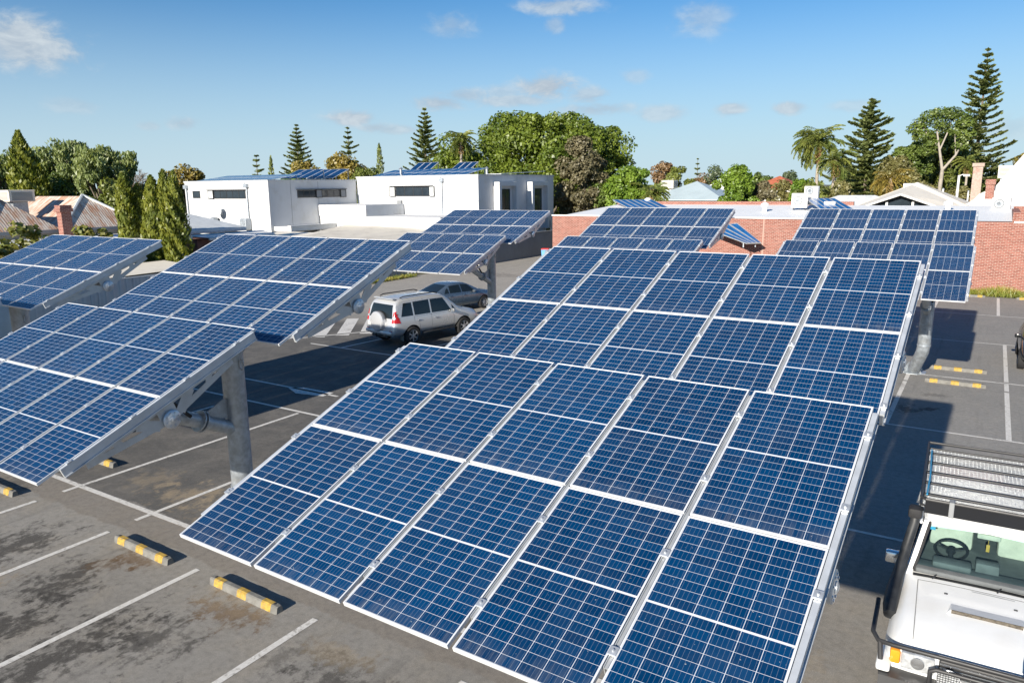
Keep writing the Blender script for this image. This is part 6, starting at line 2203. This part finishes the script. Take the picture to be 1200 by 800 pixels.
# roof, pillars, gutters
rf = MB()
RS = [(-2.40, 1.80, .62), (-2.30, 1.865, .69), (-1.2, 1.90, .71), (-.42, 1.895, .70), (-.24, 1.865, .68), (-.16, 1.82, .66)]
V = []
for (y, z, w) in RS:
    V += [(-w - .055, y, z - .09), (-w - .03, y, z - .025), (-w + .10, y, z), (0, y, z + .03), (w - .10, y, z), (w + .03, y, z - .025), (w + .055, y, z - .09), (w, y, z - .10), (0, y, z - .06), (-w, y, z - .10)]
F = []
for i in range(len(RS) - 1):
    for k in range(10):
        k2 = (k + 1) % 10
        F.append((i * 10 + k, i * 10 + k2, (i + 1) * 10 + k2, (i + 1) * 10 + k))
F.append(tuple(range(10))[::-1]); F.append(tuple(50 + k for k in range(10)))
rf.add(V, F)
rf.build('roof', CW, r, 35)
for s in (1, -1):
    mb = MB()

    def strip(p, q, wy, wx):
        p, q = Vector(p), Vector(q)
        mb.add([p + Vector((s * wx, -wy, 0)), p + Vector((s * wx, wy, 0)), p + Vector((-s * wx, wy, 0)), p + Vector((-s * wx, -wy, 0)),
                q + Vector((s * wx, -wy, 0)), q + Vector((s * wx, wy, 0)), q + Vector((-s * wx, wy, 0)), q + Vector((-s * wx, -wy, 0))],
               [(0, 3, 2, 1), (4, 5, 6, 7), (0, 1, 5, 4), (1, 2, 6, 5), (2, 3, 7, 6), (3, 0, 4, 7)])
    strip((s * .85, .20, 1.18), (s * .71, -.20, 1.80), .055, .028)
    mb.build('windscreen_pillar', CW, r)
    for (y0, y1) in ((-.98, -.98), (-1.62, -1.60), (-2.32, -2.26)):
        mb = MB(); strip((s * .865, y0, 1.19), (s * .735, y1, 1.80), .05, .022); mb.build('side_pillar', CW, r)
    for (ya, yb, yc, yd) in ((.10, -.92, -.92, -.28), (-1.04, -1.56, -1.55, -1.04), (-1.68, -2.26, -2.21, -1.66)):
        mb = MB()
        mb.add([(s * .862, ya, 1.20), (s * .862, yb, 1.20), (s * .742, yc, 1.79), (s * .742, yd, 1.79)], [(0, 1, 2, 3)])
        mb.build('side_window', M['tint'], r)
    mb = MB(); mb.tube([(s * .775, -.12, 1.77), (s * .775, -.4, 1.80), (s * .785, -2.3, 1.79)], .022, 8); mb.build('roof_gutter', CW, r, 40)
    mb = MB()
    mb.tube([(s * .905, .02, 1.22), (s * .79, -.36, 1.74), (s * .79, -.9, 1.75)], .03, 8)
    mb.tube([(s * .79, -1.0, 1.75), (s * .80, -1.55, 1.75)], .03, 8)
    mb.build('weather_shield', M['black'], r, 40)
wsP = [(-.80, .205, 1.235), (.80, .205, 1.235), (.665, -.185, 1.79), (-.665, -.185, 1.79)]
mb = MB(); mb.add(wsP, [(0, 1, 2, 3)]); mb.build('windscreen', M['glass'], r)
mb = MB()
for p, q in zip(wsP, wsP[1:] + wsP[:1]):
    mb.tube([p, q], .024, 6)
mb.build('windscreen_seal', M['dark'], r)
mb = MB(); mb.add([(-.78, -2.38, 1.22), (.78, -2.38, 1.22), (.66, -2.33, 1.76), (-.66, -2.33, 1.76)], [(0, 1, 2, 3)]); mb.build('rear_window', M['tint'], r)
# sun-visor strip, mirror and hanging tag behind the windscreen
mb = MB(); mb.bbox(-.13, .13, -.24, -.20, 1.66, 1.73, .015); mb.tube([(0, -.22, 1.73), (0, -.24, 1.80)], .01, 6); mo = mb.build('rear_view_mirror', M['seat'], r, 40)
mb = MB(); mb.tube([(0, -.20, 1.66), (0, -.20, 1.60)], .004, 4); mb.bbox(-.02, .02, -.205, -.195, 1.50, 1.60, .004); mb.build('hanging_tag', M['yellow'], mo)
mb = MB(); mb.bbox(.60, .66, -.16, -.15, 1.68, 1.72, .004); mb.build('windscreen_sticker', mat('blue_sticker', (0.05, 0.35, 0.6), 0.5), r)
# bonnet trim
for (pts) in ([(-.80, .40), (-.775, .40), (-.755, 2.02), (-.775, 2.02)], [(.775, .40), (.80, .40), (.775, 2.02), (.755, 2.02)], [(-.79, .385), (.79, .385), (.79, .398), (-.79, .398)]):
    pass
for s in (1, -1):
    mb = MB(); patch(bvh, [(s * .735 - .005, .38), (s * .735 + .005, .38), (s * .715 + .005, 1.6), (s * .715 - .005, 1.6)], '+z', .0025, (1, 14), mb=mb); mb.build('bonnet_gap', M['soft_seam'], r)
mb = MB(); patch(bvh, [(-.735, .376), (.735, .376), (.735, .388), (-.735, .388)], '+z', .0025, (14, 1), mb=mb); mb.build('bonnet_gap', M['soft_seam'], r)
mb = MB()
zs_ = 1.155
mb.add([(-.36, .96, zs_ + .035), (.36, .96, zs_ + .035), (.36, 1.20, zs_ + .062), (-.36, 1.20, zs_ + .062), (-.38, 1.45, zs_ - .022), (.38, 1.45, zs_ - .022), (-.44, .85, zs_ - .02), (.44, .85, zs_ - .02), (-.36, 1.20, zs_ + .005), (.36, 1.20, zs_ + .005), (-.44, 1.22, zs_ - .05), (.44, 1.22, zs_ - .05)],
       [(0, 1, 2, 3), (6, 7, 1, 0), (6, 0, 3, 10), (1, 7, 11, 2), (10, 3, 8), (2, 11, 9)])
sc_ = mb.build('bonnet_scoop', CW, r)
mb = MB(); mb.box(-.355, .355, 1.185, 1.195, zs_ + .004, zs_ + .055); mb.build('scoop_mouth', mat('rusty_mesh', (0.10, 0.085, 0.065), 0.8, 0, 0.5, 30), sc_)
for (x, y) in ((-.30, .62), (.42, .60)):
    mb = MB(); mb.bbox(x - .02, x + .02, y - .012, y + .012, 1.19, 1.205, .005); mb.build('washer_jet', M['black'], r)
for (x0, x1) in ((.58, -.02), (-.12, -.70)):
    mb = MB()
    mb.tube([(x0, .33, 1.225), (x0 - .05, .24, 1.262), (x1, .205, 1.275)], .010, 6)
    mb.tube([(x0 + .04, .24, 1.252), (x1 - .02, .196, 1.28)], .013, 6)
    mb.build('wiper', M['black'], r)
mb = MB(); patch(bvh, [(-.80, .235), (.80, .235), (.80, .300), (-.80, .300)], '+z', .006, (10, 2), mb=mb); mb.build('cowl_panel', M['black'], r)
mb = MB(); patch(bvh, [(-.30, .41), (.15, .41), (.15, .43), (-.30, .43)], '+z', .003, (5, 1), mb=mb); mb.build('cowl_vent', M['rail'], r)
# lamps and grille
for s in (1, -1):
    mb = MB(); mb.bbox(s * .645 - .17, s * .645 + .17, 2.06, 2.165, .75, .95, .02); hl = mb.build('headlight', M['lens'], r, 40)
    mb = MB(); mb.lathe([(.075, 0), (.07, .02), (.02, .03)], 18, 0, Matrix.Translation((s * .645, 2.16, .855)) @ Matrix.Rotation(-PI / 2, 4, 'X')); mb.build('bulb_reflector', M['chrome'], hl, 40)
    mb = MB(); mb.bbox(s * .875 - .055, s * .875 + .055, 2.0, 2.145, .77, .94, .025); mb.build('indicator', M['amber'], r, 40)
    mb = MB(); mb.bbox(s * .92 - .02, s * .92 + .02, 1.78, 1.98, .80, .92, .015); mb.build('side_marker', M['amber'], r, 40)
    mb = MB()
    mb.bbox(s * 1.05 - .10, s * 1.05 + .10, -.02, .10, 1.20, 1.36, .03)
    mb.tube([(s * .88, .06, 1.24), (s * .98, .05, 1.27)], .025, 8)
    mo = mb.build('mirror', M['chrome'], r, 40)
mb = MB(); mb.bbox(-.44, .44, 2.10, 2.15, .76, .97, .02); gr = mb.build('grille', M['frame_black'], r)
for k in range(4):
    mb = MB(); mb.bbox(-.43, .43, 2.15, 2.17, .78 + .046 * k, .80 + .046 * k, .006); mb.build('grille_bar', M['chrome'], gr, 40)
mb = MB(); mb.bbox(-.46, .46, 2.05, 2.16, .972, 1.0, .012); mb.build('bonnet_lip', M['chrome'], r, 40)
for sx in (.34, -.34):
    mb = MB()
    Ml = Matrix.Translation((sx, 2.30, .84)) @ Matrix.Rotation(-PI / 2, 4, 'X')
    mb.lathe([(.05, -.09), (.10, -.03), (.118, .02), (.118, .04), (.11, .045), (.02, .05)], 22, 0, Ml)
    sp = mb.build('driving_lamp', M['lens'], r, 40)
    mb = MB()
    for k in range(-4, 5):
        w = math.sqrt(max(0, .112 ** 2 - (k * .026) ** 2))
        mb.box(k * .026 - .003, k * .026 + .003, -w, w, .052, .056, 0, Ml)
        mb.box(-w, w, k * .026 - .003, k * .026 + .003, .0565, .060, 0, Ml)
    mb.build('lamp_grille', M['black'], sp)
# bull bar
mb = MB()
TB = .027
mb.tube([(-1.13, 1.35, 1.08), (-1.13, 1.90, 1.0), (-1.06, 2.12, 1.0), (-.90, 2.20, 1.02), (-.5, 2.24, 1.04), (.5, 2.24, 1.04), (.90, 2.20, 1.02), (1.06, 2.12, 1.0), (1.13, 1.90, 1.0), (1.13, 1.35, 1.08)], TB, 10)
mb.tube([(-.52, 2.33, .55), (-.52, 2.36, .90), (-.46, 2.35, .93), (.46, 2.35, .93), (.52, 2.36, .90), (.52, 2.33, .55)], .026, 10)
for s in (1, -1):
    mb.tube([(s * 1.04, 2.13, 1.0), (s * 1.0, 2.22, .62)], TB, 10)
    mb.tube([(s * 1.13, 1.35, 1.08), (s * 1.13, 1.22, 1.14)], TB, 10)
bb = mb.build('bull_bar', M['frame_black'], r, 40)
mb = MB(); mb.prism([(2.05, .46), (2.38, .46), (2.42, .56), (2.38, .70), (2.05, .70)], -1.02, 1.02, 'x'); mb.build('front_bumper', M['frame_black'], bb)
for s in (1, -1):
    mb = MB(); mb.bbox(s * .99 - .08, s * .99 + .07, 1.75, 2.30, .705, .80, .03); mb.build('bumper_wing', CW, bb, 40)
mb = MB(); mb.tube([(-.34, 2.36, 1.10), (-.34, 2.36, 1.9)], [.016, .010], 8); mb.lathe([(.025, 1.12), (.025, 1.22), (.012, 1.3)], 8, 0, Matrix.Translation((-.34, 2.36, 0))); mb.build('aerial', M['frame_black'], bb, 40)
# snorkel on the driver's side
mb = MB()
mb.tube([(.99, 1.30, 1.00), (1.0, 1.15, 1.06), (.99, .75, 1.13), (.965, .46, 1.22), (.90, .16, 1.55), (.85, .02, 1.80), (.845, -.02, 1.90)], [.075, .085, .085, .07, .06, .058, .058], 12)
sn = mb.build('snorkel', M['black'], r, 50)
mb = MB(); mb.bbox(.77, .93, -.10, .10, 1.88, 2.02, .035); mb.build('snorkel_head', M['dark'], sn, 40)
# roof rack
k_ = MB()
RZ, X0, X1, Y0, Y1 = 2.10, -.80, .80, -2.62, -.12
k_.tube([(X0, Y0, RZ), (X1, Y0, RZ), (X1, Y1 - .06, RZ), (X1 - .06, Y1, RZ), (X0 + .06, Y1, RZ), (X0, Y1 - .06, RZ), (X0, Y0, RZ)], .022, 8)
k_.tube([(X0, Y0, RZ - .1), (X1, Y0, RZ - .1), (X1, Y1 - .06, RZ - .1), (X1 - .06, Y1, RZ - .1), (X0 + .06, Y1, RZ - .1), (X0, Y1 - .06, RZ - .1), (X0, Y0, RZ - .1)], .018, 8)
for x in (X0, X1):
    for y in (-2.55, -2.0, -1.5, -1.0, -.5):
        k_.tube([(x, y, RZ), (x, y, RZ - .1)], .014, 6)
rk = k_.build('roof_rack', M['frame_black'], r, 40)
for y in (-2.3, -1.85, -1.4, -.95, -.5):
    mb = MB(); mb.bbox(X0, X1, y - .03, y + .03, RZ - .085, RZ - .055, .01); mb.build('cross_bar', M['frame_black'], rk, 40)
for s in (1, -1):
    for y in (-2.2, -1.6, -1.0, -.45):
        mb = MB(); mb.tube([(s * .80, y, RZ - .1), (s * .79, y, 1.80)], .02, 6); mb.bbox(s * .79 - .03, s * .79 + .03, y - .05, y + .05, 1.77, 1.83, .01); mb.build('rack_foot', M['frame_black'], rk)
mb = MB()
for k in range(33):
    x = X0 + .03 + (X1 - X0 - .06) * k / 32
    mb.box(x - .003, x + .003, Y0, Y1, RZ - .112, RZ - .106)
for k in range(52):
    y = Y0 + (Y1 - Y0) * k / 51
    mb.box(X0, X1, y - .003, y + .003, RZ - .1055, RZ - .100)
mb.build('mesh_floor', M['rail'], rk)
mb = MB(); mb.add([(X0 + .05, Y1 - .02, RZ + .0), (X1 - .05, Y1 - .02, RZ + .0), (X1 - .05, Y1 + .05, RZ - .17), (X0 + .05, Y1 + .05, RZ - .17), (X0 + .05, Y1 - .04, RZ), (X1 - .05, Y1 - .04, RZ), (X1 - .05, Y1 + .03, RZ - .17), (X0 + .05, Y1 + .03, RZ - .17)],
                  [(0, 3, 2, 1), (4, 5, 6, 7), (0, 1, 5, 4), (2, 3, 7, 6), (1, 2, 6, 5), (3, 0, 4, 7)]); mb.build('wind_deflector', M['matt_black'], rk)
mb = MB(); mb.bbox(.42, .48, Y1 - .08, Y1 + .06, RZ - .18, RZ + .03, .01); mb.build('deflector_strap', M['greywall'], rk)
mb = MB(); mb.tube([(.74, -.25, RZ + .02), (.73, -1.0, RZ + .03), (.75, -2.2, RZ + .02)], .012, 6); mb.build('blue_strap', mat('blue_strap', (0.03, 0.25, 0.45), 0.6), rk)
for x, y, z in wl:
    wheel(r, x + (.05 if x > 0 else -.05), y, .39, .27, 8)

# the nose is short: bring the parts ahead of the windscreen back onto it
SHORT = ('bonnet_scoop', 'scoop_mouth', 'headlight', 'bulb_reflector', 'indicator', 'side_marker', 'grille', 'grille_bar', 'bonnet_lip', 'driving_lamp', 'lamp_grille',
         'bull_bar', 'front_bumper', 'bumper_wing', 'aerial', 'snorkel')


def shorten(o):
    for c in kids(o):
        if c.type == 'MESH' and c.name.split('.')[0] in SHORT:
            me = c.data
            co = np.empty(len(me.vertices) * 3, 'f')
            me.vertices.foreach_get('co', co)
            co = co.reshape(-1, 3)
            yy = co[:, 1]
            co[:, 1] = np.where(yy > 0.3, 0.3 + (yy - 0.3) * 0.785, yy)
            me.vertices.foreach_set('co', co.ravel())
            me.update()
        shorten(c)


shorten(r)
